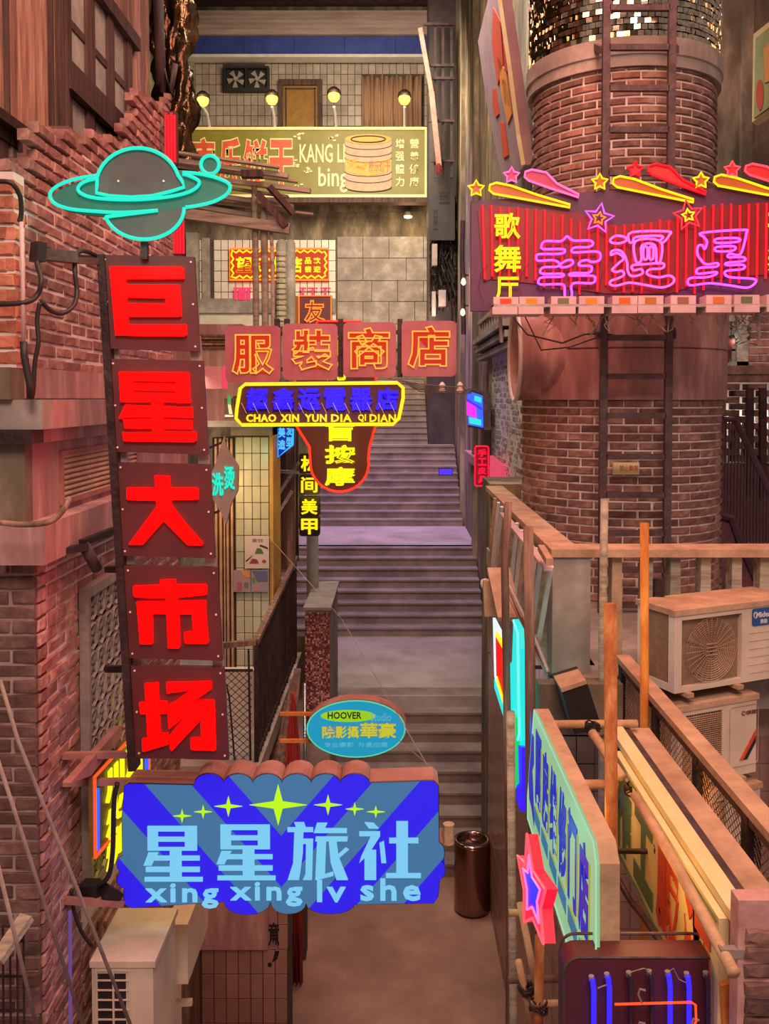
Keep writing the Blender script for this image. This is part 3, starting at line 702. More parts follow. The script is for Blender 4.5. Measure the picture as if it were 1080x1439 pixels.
# chao xin yun sign
pc=PL(448,567,6.6); t=thing('electric_shop_sign','dark oblong sign with blue characters in a yellow neon border','sign',P(448,597,6.6))
ol=[(338,546),(345,540),(558,538),(566,545),(566,560),(560,588),(552,596),(340,597),(332,588),(333,575)]
b=MB(); pc.poly(b,ol,-.08,0); b.build('board',MAROON,t)
b=MB(); ptube(b,pc,ol,.0125,.015,True); b.build('border_tube',NYEL,t)
for i,c_ in enumerate('超鑫运電器店'): text(c_,pc,346+i*36.3,545,378+i*36.3,577,NBL,t,d=.01,ext=.012,bold=.02); text(c_,pc,347+i*36.3,546,377+i*36.3,576,NBL,t,d=.012,neon=.045,bold=.01,name='character_tube')
b=MB()
for u in (345,): b.beam(P(u,566,6.66),P(330,560,9.0),.04)
b.build('rear_arm',METD,t)
for w_,a in (('CHAO',(346,582,388,593)),('XIN',(394,582,420,593)),('YUN',(428,582,459,593)),('DIA',(465,582,494,593)),('QI',(503,582,514,593)),('DIAN',(519,582,556,593))):
    text(w_,pc,*a,NYEL,t,d=.008,ext=.01,bold=.03,gap=1.1,name='lettering')
b=MB()
for i in range(14): b.tube([pc(340+i*16,566,.03),pc(347+i*16,581,.03)],.0018,4)
b.build('diagonal_glass_rods',WHITE,t)
point('chaoxin_glow',P(448,570,6.2),3,'#5040ff',.15)
# clothes shop sign
t=thing('clothing_shop_sign','row of four rounded pink panels with orange neon characters','sign',P(478,535,7.2))
for i,(c_,a,g) in enumerate((('服',(316,458,394,537),(328,472,384,525)),('裝',(397,455,474,534),(411,465,466,519)),('商',(482,453,556,530),(491,462,546,517)),('店',(564,451,641,529),(574,460,630,516)))):
    pp=PL((a[0]+a[2])/2,(a[1]+a[3])/2,7.2,rz=(-.05,.03,-.03,.03)[i])
    b=MB(); pp.poly(b,rrect(*a,7),-.03,0); pa=b.build('panel',mat('panel_pink','#8a4c54','#a06a74',rough=.45,scale=2,bump=.03) if 'panel_pink' not in MT else MT['panel_pink'],t)
    text(c_,pp,*g,em('glow_red','#e82808',.8) if 'glow_red' not in MT else MT['glow_red'],t,d=.004,ext=.003,bold=.03); text(c_,pp,g[0]-2,g[1]-2,g[2]+2,g[3]+2,em('tube_amber','#ffa038',1.5) if 'tube_amber' not in MT else MT['tube_amber'],t,d=.025,neon=.017,bold=.035,name='outline_tube')
    point('panel_glow',pp((g[0]+g[2])/2,(g[1]+g[3])/2,.3),2.2,'#ff4030',.12)
b=MB()
for v in (470,520): b.beam(P(318,v,7.27),P(640,v-4,7.27),.03)
for u in (386,400,476,560): b.box(P(u,0,7.3).x-.01,P(u,0,7.3).x+.03,7.25,7.3,zv(530,7.25),zv(448,7.25))
b.build('mounting_rail',METD,t)
t=thing('sag_wires','thin grey wires strung right from below the neon signs','wires',P(600,550,7))
for k in range(5):
    b=MB(); b.tube([P(545+k*6,531+k*2,7),P(590,540+k*2.5,7.6),P(650,545+k*2,9),P(662,549+k,10)],.004,4); b.build('wire',ROPE,t)
for u in (621,646):
    b=MB(); b.lathe([(.02,0),(.035,.02),(.02,.05),(.03,.07),(.01,.1)],P(u,552,8.5),10); b.build('insulator',WHITE,t)
# shack roof
t=thing('plank_canopy','ragged grey plank canopy on rough posts behind the planet sign','canopy',P(345,455,8.6))
for i in range(9):
    v0=214+i*10+R.uniform(-2,2); Y=8.2+i*.06; ue=(392,405,418,436,405,412,440,395,400)[i]
    b=MB(); b.beam(P(240,v0,Y),P(ue,v0+22+i*.6,Y+R.uniform(-.1,.1)),.07,.02+.02*(i%2)); b.build('plank',WOODG,t)
b=MB(); b.beam(P(255,300,8.25),P(407,322,8.25),.09); b.build('beam',WOODG,t)
b=MB(); b.beam(P(362,272,8.2),P(402,318,8.2),.06); b.beam(P(378,262,8.2),P(412,300,8.3),.05); b.build('rafter',WOODD,t)
b=MB(); b.obox(P(354,245,8.1),(.09,0,0),(0,.05,0),(0,0,.03)); b.build('block',WOODD,t)
for u,r,vt,v2,m_ in ((357,.026,262,458,WOODG),(370,.03,292,455,WOODG),(381,.016,318,455,WOODG)):
    b=MB(); b.tube([P(u,vt,8.3),P(u+2,(vt+v2)/2,8.3),P(u+3,v2+40,8.3)],[r,r*1.1,r],8); b.build('post',m_,t)
# red vertical light strip by the foil column
t=thing('red_light_strip','tall narrow glowing red neon strip beside the brick corner','sign',P(245,360,6.6))
pr=PL(245,250,6.6)
for a in ((231,158,249,232),(242,240,257,358)):
    b=MB(); pr.poly(b,rrect(*a,3),-.05,0); b.build('backing',MAROON,t)
    b=MB()
    for k in range(4): b.tube([pr(a[0]+3+k*4,a[1]+3+ (k%2)*3,.01),pr(a[0]+2.5+k*4.2,a[3]-3,.01)],.009,6)
    b.build('neon_tube',NREDL,t)
# foil column
t=MB(); n=48; mN=60; cx=P(243,0,9).x
for j in range(mN+1):
    z=H+2.2+(3.0)*j/mN
    for k in range(n):
        a=2*math.pi*k/n; from_=mnoise.noise(Vector((math.cos(a)*2.2,math.sin(a)*2.2,j*.22))); r=.18+.10*from_+.05*mnoise.noise(Vector((math.cos(a)*6,math.sin(a)*6,j*.5+9))); t.v.append(Vector((cx+r*math.cos(a),9+r*math.sin(a),z)))
for j in range(mN):
    for k in range(n): t.f.append((j*n+k,j*n+(k+1)%n,(j+1)*n+(k+1)%n,(j+1)*n+k))
q=t.build('foil_column',mat('crumpled_foil','#2c201c','#7a6240',rough=.18,metal=.9,scale=5,stretch=(1,1,.4),bump=.6),smooth=True); tag(q,'dark shiny crumpled foil-wrapped column at the end of the plank wall','column')
b=MB(); b.tube([P(228,130,8.6),P(232,100,8.6),P(240,130,8.6),P(246,90,8.6)],.03,6); b.tube([P(222,0,8.7),P(226,120,8.7)],.05,8); q=b.build('twisted_branch',WOODD,smooth=True); tag(q,'gnarled dark branch standing in front of the foil column','branch')
# ================= LEFT RAIL WALKWAY =================
wk=thing('walkway','raised concrete walkway slab on the left behind the barred railing','walkway',(-1.9,9,H-3.2),kind='structure')
b=MB(); b.box(-3.6,-1.12,7.55,11,H-3.2,H-3.04); b.build('slab',CONC,wk)
b=MB(); b.box(-4,-1.16,7.9,8.05,0,H-3.2); b.build('under_wall',MORTD,wk)
b=MB(); b.box(-3.8,-1.29,8.5,8.6,H-3.04,H-2.52); b.build('white_wall',TILEW,wk)
t=thing('diamond_mesh_panel','black diamond mesh panel before the white wall left of the stairs','fence',P(300,1070,7.7))
def diamond(mb,A,U,V,nu,nv,r=.003):
    A,U,V=Vector(A),Vector(U),Vector(V); du=1/nu; dv=1/nv
    for s in (1,-1):
        for i in range(-nv,nu+nv):
            # line u = i*du + s*v*(nv*du)  for v 0..1
            u0=i*du; u1=u0+s*nv*du
            ta,tb=0,1
            if u1!=u0:
                lo=(0-u0)/(u1-u0); hi=(1-u0)/(u1-u0); lo,hi=min(lo,hi),max(lo,hi); ta=max(0,lo); tb=min(1,hi)
            if tb-ta>.01: mb.tube([A+U*(u0+(u1-u0)*ta)+V*ta,A+U*(u0+(u1-u0)*tb)+V*tb],r,3)
A=P(240,1085,7.7); B=P(353,1085,7.7); C=P(240,942,7.7)
b=MB(); diamond(b,A,B-A,C-A,10,14,.0035); b.build('mesh',CAB,t,kind='stuff')
b=MB(); b.beam(P(240,942,7.7),P(355,942,7.7),.02); b.tube([P(303,962,7.68),P(318,962,7.68),P(322,980,7.68),P(331,1085,7.68)],.008,6); b.tube([P(349,912,7.68),P(352,1085,7.68)],.009,6); b.build('frame',METD,t)
t=thing('barred_railing','dark vertical-bar railing with a worn top rail left of the stairs','railing',(-1.16,9.2,H-3.04))
b=MB(); c1=P(358,908,7.6); c2=PX(415,790,-1.16); 
c1=Vector((-1.16,7.65,H-2.03)); c2=Vector((-1.16,10.75,H-1.86))
b.beam(c1,c2,.05,.045); b.beam(P(300,908,7.65),c1,.05,.045); b.build('top_rail',WOOD,t)
b=MB(); b.beam(c1-Vector((0,0,.95)),c2-Vector((0,0,1.1)),.03); b.build('bottom_rail',METD,t)
for i in range(27):
    k=i/26; b=MB(); q=c1.lerp(c2,k); b.beam(q,(q.x,q.y,H-3.04),.018 if i%6 else .035); b.build('bar',METD,t)
# stored planks and red cloth beside the mosaic block
t=thing('red_cloth','rumpled red cloth draped upright between the railing and mosaic block','cloth',P(412,1085,8.3))
b=MB(); pr=PL(412,1040,8.3); n=16
for i in range(n+1):
    u=402+20*i/n
    for j,(v,sq) in enumerate(((972,.15),(1010,.6),(1050,.9),(1395,1.2))): b.v.append(pr(412+(u-412)*sq,v,.03*math.sin(i*1.7+j)))
for i in range(n):
    for j in range(3): b.f.append((i*4+j,i*4+j+1,(i+1)*4+j+1,(i+1)*4+j))
q=b.build('cloth',mat('red_cloth','#8a2420','#b8402e',rough=.9),t,smooth=True); q.modifiers.new('s','SOLIDIFY').thickness=.01
t=thing('stored_planks','bundle of old boards leaning by the railing foot','planks',P(395,1090,8.7))
for (u0,v0,u1,v1) in ((418,940,404,1085),(412,955,396,1090),(405,985,385,1095),(399,1000,374,1095)):
    b=MB(); b.beam(P(u0,v0,9.3),P(u1,v1,8.5),.07,.02); b.build('plank',WOOD,t)
# mosaic block
mo=thing('mosaic_parapet','low parapet block clad in red and white mosaic beside the stairs','parapet',(-.89,11.2,H-4.6),kind='structure')
b=MB(); b.box(-1.03,-.75,10.5,12.0,H-5.3,H-2.42); b.build('core',CONC,mo)
b=MB(); b.box(-1.05,-.73,10.48,12.02,H-2.42,H-2.385); b.build('coping',CONC,mo)
MOS=mat('mosaic_chip','#3c2422','#c9958a',rough=.4,scale=60,rand=0,bump=0,c3='#9a5c54')
mm=[mat('chip_'+n_,c_,c_,rough=.35,bump=0) for n_,c_ in (('rose','#b07068'),('wine','#5a2c2c'),('blush','#d0a59a'),('brown','#7c453e'))]
chips=[MB() for _ in mm]
for i in range(14):
    for j in range(66):
        x=-1.03+i*.02; z=H-2.445-j*.02; chips[R.choice((0,0,1,2,3,3,1))].box(x+.001,x+.019,10.494,10.5,z-.018,z)
for c_,m_ in zip(chips,mm): c_.build('mosaic_chips',m_,mo,kind='stuff')
b=MB(); c=P(428,960,9.9); b.lathe([(.02,0),(.02,c.z)],(c.x,9.9,0),8); q=b.build('silver_tube',mat('silver','#c8d0d8',rough=.2,metal=.9),smooth=True); tag(q,'thin silver tube standing left of the mosaic parapet','tube')
# oval studio sign
po=PL(500,1023,6.0); t=thing('oval_studio_sign','turquoise oval studio sign on orange bracket bars','sign',P(500,1066,6.0))
b=MB(); po.poly(b,ell(501,1023,71,42),-.10,-.001); b.build('casing',MT['red_brown_bar'],t)
b=MB(); po.poly(b,ell(500,1024,69,40),0,.006); b.build('face',em('face_turquoise','#10a0c8',.85),t)
b=MB(); ptube(b,po,ell(500,1024,69.5,40.5),.004,.006,True); b.build('rim_tube',em('rim_mint','#50d8a8',1.0),t)
b=MB(); po.poly(b,ell(489,1005,39,8.5),.006,.012); b.build('lime_ellipse',em('ellipse_lime','#a8e020',.8),t)
text('HOOVER',po,460,999,508,1009,BLACK,t,d=.013,ext=.002,bold=.02,name='lettering')
text('Studio',po,521,1001,550,1012,em('pale_blue_ink','#70c8e8',.7),t,d=.014,ext=.002,name='lettering')
for c_,a in (('院',(452,1020,470,1037)),('影',(471,1020,487,1037)),('攝',(488,1020,504,1037)),('華',(506,1015,531,1037)),('豪',(532,1015,557,1037))):
    text(c_,po,*a,em('ink_yellow','#d8d838',.8) if 'ink_yellow' not in MT else MT['ink_yellow'],t,d=.008,ext=.003,bold=.02)
    text(c_,po,a[0]-.6,a[1]-.6,a[2]+.6,a[3]+.6,REDP,t,d=.006,neon=.012,bold=.02,name='outline')
text('专业摄影  外景拍摄',po,455,1043,545,1050,MT['pale_blue_ink'],t,d=.008,ext=.002,name='lettering')
OB=mat('orange_bar','#a85c28','#c87838')
for v in (1003,1041):
    b=MB(); b.beam(P(393,v,6.08),P(445,v,6.08),.022); b.build('bracket_bar',OB,t)
b=MB(); b.tube([P(560,1040,6),P(608,1080,4.7)],.003,4); b.tube([P(372,748,9),P(480,870,8),P(600,1075,4.75)],.003,4); q=b.build('stay_wire',ROPE); tag(q,'thin stay wire running down to the blue hotel sign','wire')
# ================= BIG STAR SIGN =================
px=PL(393,1185,4.5); t=thing('hotel_lightbox','wide blue scalloped hotel lightbox with lime stars and pale blue lettering','sign',P(393,1288,4.5))
def arc(cx,cy,rx,ry,a0,a1,n=8): return [(cx+rx*math.cos(math.radians(a0+(a1-a0)*i/n)),cy+ry*math.sin(math.radians(a0+(a1-a0)*i/n))) for i in range(n+1)]
out=[(172,1103),(178,1099),(271,1101)]
wd=(521-272)/6
for k in range(6): out+=arc(272+wd*(k+.5),1099,wd/2,14,180,360,8)[1:-1]+[(272+wd*(k+1),1098)]
out+=[(612,1095),(619,1102),(620,1180)]+arc(619,1199,9,15,-80,80,6)+arc(619,1224,10,14,-80,80,6)
out+=[(619,1262),(613,1272),(500,1274)]+arc(465,1272,35,16,0,180,8)+arc(405,1272,25,16,0,180,8)+arc(346,1270,33,19,0,180,8)
out+=[(180,1279),(170,1273),(170,1250)]+arc(170,1238,10,12,100,260,6)+arc(170,1216,10,13,100,260,6)+[(168,1150)]
face=bpy.data.materials.new('hotel_face'); face.use_nodes=True; nt=face.node_tree; N=nt.nodes; L=nt.links; bs=N['Principled BSDF']
g=N.new('ShaderNodeNewGeometry'); sx=N.new('ShaderNodeSeparateXYZ'); L.new(g.outputs['Position'],sx.inputs[0])
def mth(op,a,b_=None):
    n_=N.new('ShaderNodeMath'); n_.operation=op
    for i,x in enumerate((a,b_)):
        if x is None: continue
        if isinstance(x,(int,float)): n_.inputs[i].default_value=x
        else: L.new(x,n_.inputs[i])
    return n_.outputs[0]
O_=px.O; s_=px.s
du_=mth('ABSOLUTE',mth('SUBTRACT',mth('DIVIDE',mth('SUBTRACT',sx.outputs[0],O_.x),s_),2)); dv_=mth('DIVIDE',mth('SUBTRACT',P(393,1100,4.5).z,sx.outputs[2]),s_)
tt=mth('MODULO',mth('ADD',mth('ADD',du_,mth('MULTIPLY',dv_,.86)),0),130); sel=mth('GREATER_THAN',tt,66)
mx=N.new('ShaderNodeMix'); mx.data_type='RGBA'; L.new(sel,mx.inputs[0]); mx.inputs[6].default_value=lin('#4278a4'); mx.inputs[7].default_value=lin('#2c18f8')
L.new(mx.outputs[2],bs.inputs['Emission Color']); bs.inputs['Emission Strength'].default_value=.85; bs.inputs['Base Color'].default_value=lin('#101830'); bs.inputs['Roughness'].default_value=.5
b=MB(); px.poly(b,out,-.012,0); b.build('face',face,t)
b=MB(); ctr=(395,1187); px.poly(b,[(ctr[0]+(u-ctr[0])*1.004,ctr[1]+(v-ctr[1])*1.012) for u,v in out],-.17,-.012); b.build('casing',MT['red_brown_bar'],t)
b=MB(); ptube(b,px,out,.0035,-.004,True,5); b.build('edge_trim',BLACK,t)
def spark(cx,cy,rx,ry): 
    o=[]
    for i in range(4):
        a=math.pi/2*i; c1_=(math.cos(a),math.sin(a)); o.append((cx+rx*c1_[0],cy+ry*c1_[1]))
        for f_ in (.25,.17,.25) if False else (0,):
            m=a+math.pi/4; o.append((cx+rx*.2*math.cos(m)*1.1,cy+ry*.22*math.sin(m)*1.1))
    return o
for (cx,cy,rx,ry) in ((254,1145,13,10),(284,1139,13,10),(320,1131,20,15),(391,1129,41,30),(462,1129,20,15),(500,1135,13,10),(530,1139,13,9)):
    b=MB(); px.poly(b,spark(cx,cy,rx,ry),.0005,.006); b.build('star',NLIME,t)
def zpoly(ps_,ox,oy,z,du=0,dv=0): return [(ox+u/z+du,oy+v/z+dv) for u,v in ps_]
Rr_=lambda a,b_,c_,d_: [(a,b_),(c_,b_),(c_,d_),(a,d_)]
XING=[Rr_(118,215,270,231),Rr_(118,249,270,263),Rr_(118,281,270,291),Rr_(118,215,150,291),Rr_(233,215,270,291),[(120,298),(152,298),(138,320),(278,308),(278,322),(130,322),(125,340),(105,340)],Rr_(112,343,278,358),Rr_(186,293,222,388),Rr_(108,375,287,388)]
XING[5]=[(120,298),(152,298),(146,308),(278,308),(278,322),(138,322),(130,338),(105,338)]
LV=[[(570,203),(600,203),(605,219),(576,219)],Rr_(549,219,628,233),[(570,233),(598,233),(596,300),(588,360),(584,383),(549,383),(566,330)],[(590,255),(628,255),(624,383),(596,383),(604,366),(606,270),(590,270)],[(640,205),(672,205),(664,222),(732,222),(732,236),(630,236)],[(636,248),(735,248),(733,262),(634,262)],[(640,262),(668,262),(664,366),(690,358),(690,370),(640,383),(634,383)],[(676,262),(700,262),(706,310),(735,383),(700,383),(682,330)],[(728,282),(738,288),(704,318),(698,310)]]
SHE=[[(786,203),(814,205),(830,222),(800,222)],[(770,232),(834,232),(834,246),(770,246)],[(806,246),(834,246),(800,300),(770,330),(776,310)],Rr_(786,290,822,383),[(832,268),(846,262),(853,330),(838,330)],Rr_(884,200,920,376),Rr_(862,252,952,268),Rr_(852,363,960,377)]
for nm,st_,du in (('星',XING,0),('星',XING,104),('旅',LV,0),('社',SHE,0)):
    b=MB()
    for k,q in enumerate(st_): px.poly(b,zpoly(q,150,1060,2.16,du,-2 if du else 0),.0005,.008+.0001*k)
    b.build('character',NLB,t)
for w_,a in (('xing',(201,1243,305,1279)),('xing',(322,1241,425,1276)),('lv',(446,1238,487,1270)),('she',(508,1236,594,1268))):
    text(w_,px,*a,NLB,t,d=.004,ext=.004,bold=.022,gap=1.22,name='lettering')
b=MB()
for v,u0 in ((1100,85),(1062,92)): b.beam(P(u0,v,4.62),P(300,v-(2 if v>1090 else 0),4.62),.035 if v>1090 else .022)
b.build('bracket_bar',MT['red_brown_bar'],t)
b=MB(); b.tube([P(640,1170,4.6),P(640,1170,4.6)+Vector((0,.02,0))],.05,10) if False else b.lathe([(.03,0),(.03,.1)],P(630,1185,4.6),8); b.build('end_cap',DUST,t)
point('hotel_glow',P(380,1190,4.0),3,'#4050ff',.3)
# ================= VERTICAL RED SIGN =================
lean=math.radians(-1.72)
Lp=Matrix.Rotation(0,3,'Z')
pv=PL(225,560,4.3,rz=math.radians(4)); pv.V=Vector((math.sin(lean)*1.0,0,math.cos(lean)))
pv.N=pv.U.cross(pv.V)
t=thing('market_sign','tall vertical sign of five maroon panels with big red characters','sign',P(236,1068,4.3))
def Q(u,v): # picture point to sign-plane units
    p0=ray(u,v); A=pv.O-O0; k=A.dot(pv.N)/p0.dot(pv.N); q=O0+p0*k-pv.O
    # solve in U,V
    a=q.dot(pv.U); c=q.dot(pv.V); 
    return (pv.u+a/pv.s, pv.v-c/pv.s)
panels=[(148,360,279,492),(155,506,287,637),(161,652,292,783),(167,797,298,927),(172,938,303,1067)]
dd=[(0,0),(3,0)]
for i,(u0,v0,u1,v1) in enumerate(panels):
    q=[Q(u0,v0),Q(u1,v0-1),Q(u1+3,v1),Q(u0+3,v1)]
    b=MB(); pv.poly(b,q,-.035,0); b.build('panel',MAROON,t)
    b=MB()
    for (a,c_) in ((.04,.05),(.96,.05),(.04,.95),(.96,.95),(.04,.5),(.96,.5)):
        uu=u0+(u1-u0)*a+3*c_; vv=v0+(v1-v0)*c_; x=Q(uu,vv); pv.poly(b,ell(x[0],x[1],1.5,1.5,8),.0,.004)
    b.build('screws',WHITE,t)
r4=lambda *p_: [(x/3,320+y/3) for x,y in p_]
z7=lambda *p_: [(x/3.375,680+y/3.375) for x,y in p_]
JU=[r4((482,172),(548,170),(556,458),(498,460)),r4((482,170),(780,162),(793,170),(793,213),(545,222)),r4((540,245),(770,238),(776,245),(775,298),(545,298)),r4((712,290),(776,290),(776,372),(714,372)),r4((545,322),(777,322),(777,366),(765,374),(550,380)),r4((550,412),(796,404),(798,448),(785,456),(552,460))]
XI=[r4((508,612),(802,606),(803,648),(509,650)),r4((509,657),(803,655),(803,688),(510,690)),r4((510,696),(804,694),(805,734),(512,740)),r4((508,612),(568,612),(570,740),(511,740)),r4((744,610),(802,608),(804,736),(746,738)),
 r4((530,750),(812,752),(812,798),(640,800),(520,806),(518,812),(502,808)),r4((520,812),(640,806),(810,806),(808,846),(526,850)),r4((640,740),(690,740),(690,870),(640,870)),r4((515,866),(640,862),(690,856),(820,854),(825,862),(824,892),(812,900),(520,904))]
DA=[z7((592,22),(725,18),(725,-40),(795,-40),(798,16),(925,12),(930,20),(928,68),(800,74),(800,96),(870,190),(945,275),(940,284),(870,285),(762,175),(660,290),(598,292),(594,286),(730,105),(728,80),(596,80),(590,72))]
SHI=[z7((735,455),(808,450),(810,474),(950,470),(957,478),(955,515),(940,520),(818,535),(750,540),(616,540),(608,532),(608,488),(735,478)),z7((760,520),(818,520),(822,768),(812,776),(764,776)),z7((622,562),(945,546),(950,552),(948,608),(882,612),(695,616),(693,755),(685,760),(632,760)),z7((880,600),(948,600),(956,742),(948,750),(850,752),(843,745),(842,700),(885,692))]
CHG=[z7((648,948),(712,944),(716,1185),(750,1180),(750,1232),(634,1270),(628,1264),(628,1212),(655,1208)),z7((620,1040),(748,1030),(752,1036),(750,1086),(624,1092)),
 z7((750,940),(960,930),(965,936),(965,962),(880,1022),(795,1026),(868,972),(752,990)),z7((752,1048),(800,1024),(970,1018),(975,1024),(975,1080),(850,1084),(756,1160)),z7((835,1076),(920,1076),(768,1262),(760,1255),(758,1200),(845,1120)),z7((905,1060),(975,1060),(975,1250),(968,1255),(862,1254),(856,1246),(856,1202),(908,1196))]
CHG[4]=z7((848,1082),(915,1080),(910,1110),(768,1262),(760,1254),(758,1192))
for nm,st_ in (('巨',JU),('星',XI),('大',DA),('市',SHI),('场',CHG)):
    b=MB()
    for k,q in enumerate(st_): pv.poly(b,[Q(u,v) for u,v in q],.001,.022+.0002*k)
    b.build('character',NRED,t)
b=MB()
for u in (0,1):
    a0=Q(158 if u==0 else 274,470); a1=Q(180 if u==0 else 296,1000); b.beam(pv(*a0,-.06),pv(*a1,-.06),.05,.03)
b.build('rear_frame',METG,t)
b=MB(); a0=Q(149,360); a1=Q(171,1085); b.beam(pv(a0[0],a0[1],-.03),pv(a1[0],a1[1],-.03),.035,.09,up=(0,1,0)); b.build('post',METD,t)
b=MB()
for v in (368,800,940): b.beam(P(60 if v<400 else 150,v-(10 if v<400 else 0),4.45),P(172,v,4.4),.03)
b.build('bracket_bar',METD,t)
for i,v in enumerate((426,572,717,862,1003)): point('market_glow',P(228+i*5,v,3.9),1.2,'#ff2018',.2)
# ================= PLANET =================
pp=PL(198,275,4.25); t=thing('planet_neon_sign','cyan neon ringed planet with a small moon above the red sign','sign',P(198,342,4.25))
DG=mat('planet_grey','#4c4644','#5a5452',rough=.5,bump=.02)
dome=[(137,272),(138,262)]+[(137+58-58*math.cos(math.radians(a)),262-52*math.sin(math.radians(a))) for a in range(12,172,8)]+[(256,255),(259,264)]
dome+=[(240,270),(215,276),(185,278),(155,276)]
b=MB(); pp.poly(b,dome,-.03,0); b.build('upper_body',DG,t)
b=MB(); ptube(b,pp,dome,.0085,.012,True,8); b.build('upper_tube',NCY,t,smooth=True)
ring=ell(198,268,125,33,48)
ring_o=[(198+124*math.cos(math.radians(a))-0*a,271+31*math.sin(math.radians(a))-(math.cos(math.radians(a))*9)) for a in range(-57,112,7)]
ring_l=[(198+124*math.cos(math.radians(a)),271+28*math.sin(math.radians(a))-(math.cos(math.radians(a))*8)) for a in range(96,235,7)]
b=MB(); pp.poly(b,[(198+124*math.cos(math.radians(a)),271+31*math.sin(math.radians(a))-math.cos(math.radians(a))*9) for a in range(0,360,9)],-.034,-.004); b.build('ring_plate',mat('ring_green','#2a5c50','#306a5c',rough=.5,bump=.02),t)
O1=[(257,244),(275,245),(300,250),(318,257),(323,264),(318,274),(300,284),(275,290),(258,292)]
O2=[(138,248),(112,252),(90,259),(76,268),(73,277),(80,287),(100,294),(130,297),(165,299),(195,298),(222,296)]
O3=[(138,252),(120,257),(112,265),(115,272),(130,278),(160,281),(200,281),(240,277),(265,271),(278,263),(279,255),(265,248),(256,246)]
for o_,n_ in ((O1,'ring_tube'),(O2,'ring_tube'),(O3,'ring_tube')):
    b=MB(); ptube(b,pp,smooth(o_,False),.0082,.014,False,8); b.build(n_,NCY,t,smooth=True)
low=[(222,296),(190,300),(150,305),(148,308)]+[(203+56*math.cos(math.radians(a)),292+44*math.sin(math.radians(a))) for a in range(160,0,-10)]+[(259,292)]
b=MB(); pp.poly(b,low+[(240,294)],-.03,0); b.build('lower_body',DG,t)
b=MB(); ptube(b,pp,low,.0085,.012,False,8); b.build('lower_tube',NCY,t,smooth=True)
b=MB(); pp.poly(b,ell(295,233,12,12,24),-.02,0); b.build('moon_plate',MT['ring_green'],t)
b=MB(); ptube(b,pp,ell(295,233,12.5,12.5,28),.0085,.01,True,8); b.build('moon_tube',NCY,t,smooth=True)
b=MB(); b.beam(pp(200,338,-.03),pp(200,362,-.03),.03); b.build('stalk',METD,t)
b=MB()
for u in (167,230): pp.poly(b,ell(u,255,1.6,1.6,8),0,.006)
b.build('screws',WHITE,t)
for q in ((100,275),(198,320),(280,270)): point('planet_glow',P(q[0],q[1],4.05),.9,'#20ffd8',.1)
# ================= LUCKY STAR BOARD =================
Y0=6.2; pz=PL(870,345,Y0); t=thing('dance_hall_sign','huge red and purple neon dance hall billboard with comets across the chimney','sign',P(870,440,Y0))
VIO=mat('violet_board','#4a2444','#5c2e50',rough=.5,scale=2,bump=.03); REDB=mat('red_board','#6a0c16','#84121e',rough=.5,scale=2,bump=.03)
top=[(663,290),(663,285),(700,268),(760,278),(830,262),(930,272),(985,262),(1090,272),(1200,262)]
b=MB(); pz.poly(b,[(663,283),(720,280),(800,272),(870,268),(1200,262),(1200,436),(663,436)],-.06,0); b.build('back_board',VIO,t)
b=MB(); pz.poly(b,[(672,296),(690,290),(810,300),(865,318),(940,310),(1000,292),(1090,283),(1200,283),(1200,405),(1085,385),(1010,390),(940,412),(850,412),(770,400),(690,392),(680,396)],.001,.012); b.build('curtain_panel',REDB,t)
b=MB(); 
def tv(u):
    import bisect
    xs=[675,700,760,810,850,930,975,1010,1100,1200]; ys=[292,292,298,312,318,312,296,290,286,286]
    k=max(0,min(len(xs)-2,bisect.bisect(xs,u)-1)); f_=(u-xs[k])/(xs[k+1]-xs[k]); return ys[k]+(ys[k+1]-ys[k])*f_
k=0; u=678
while u<1195:
    vb=404 if 760<u<990 else 392
    bb=MB(); vt=tv(u)+R.uniform(-3,3); lean_=4*max(0,(700-u)/25)
    bb.tube([pz(u,vt,.035),pz(u+lean_,vb+R.uniform(-4,10),.035)],.0085,6)
    if u<1085: bb.build('red_tube',NREDL,t)
    u+=12.3
for c_,a in (('歌',(694,302,730,338)),('舞',(693,346,731,384)),('厅',(696,390,728,423))):
    text(c_,pz,*a,NYEL,t,d=.06,neon=.028,bold=-.005)
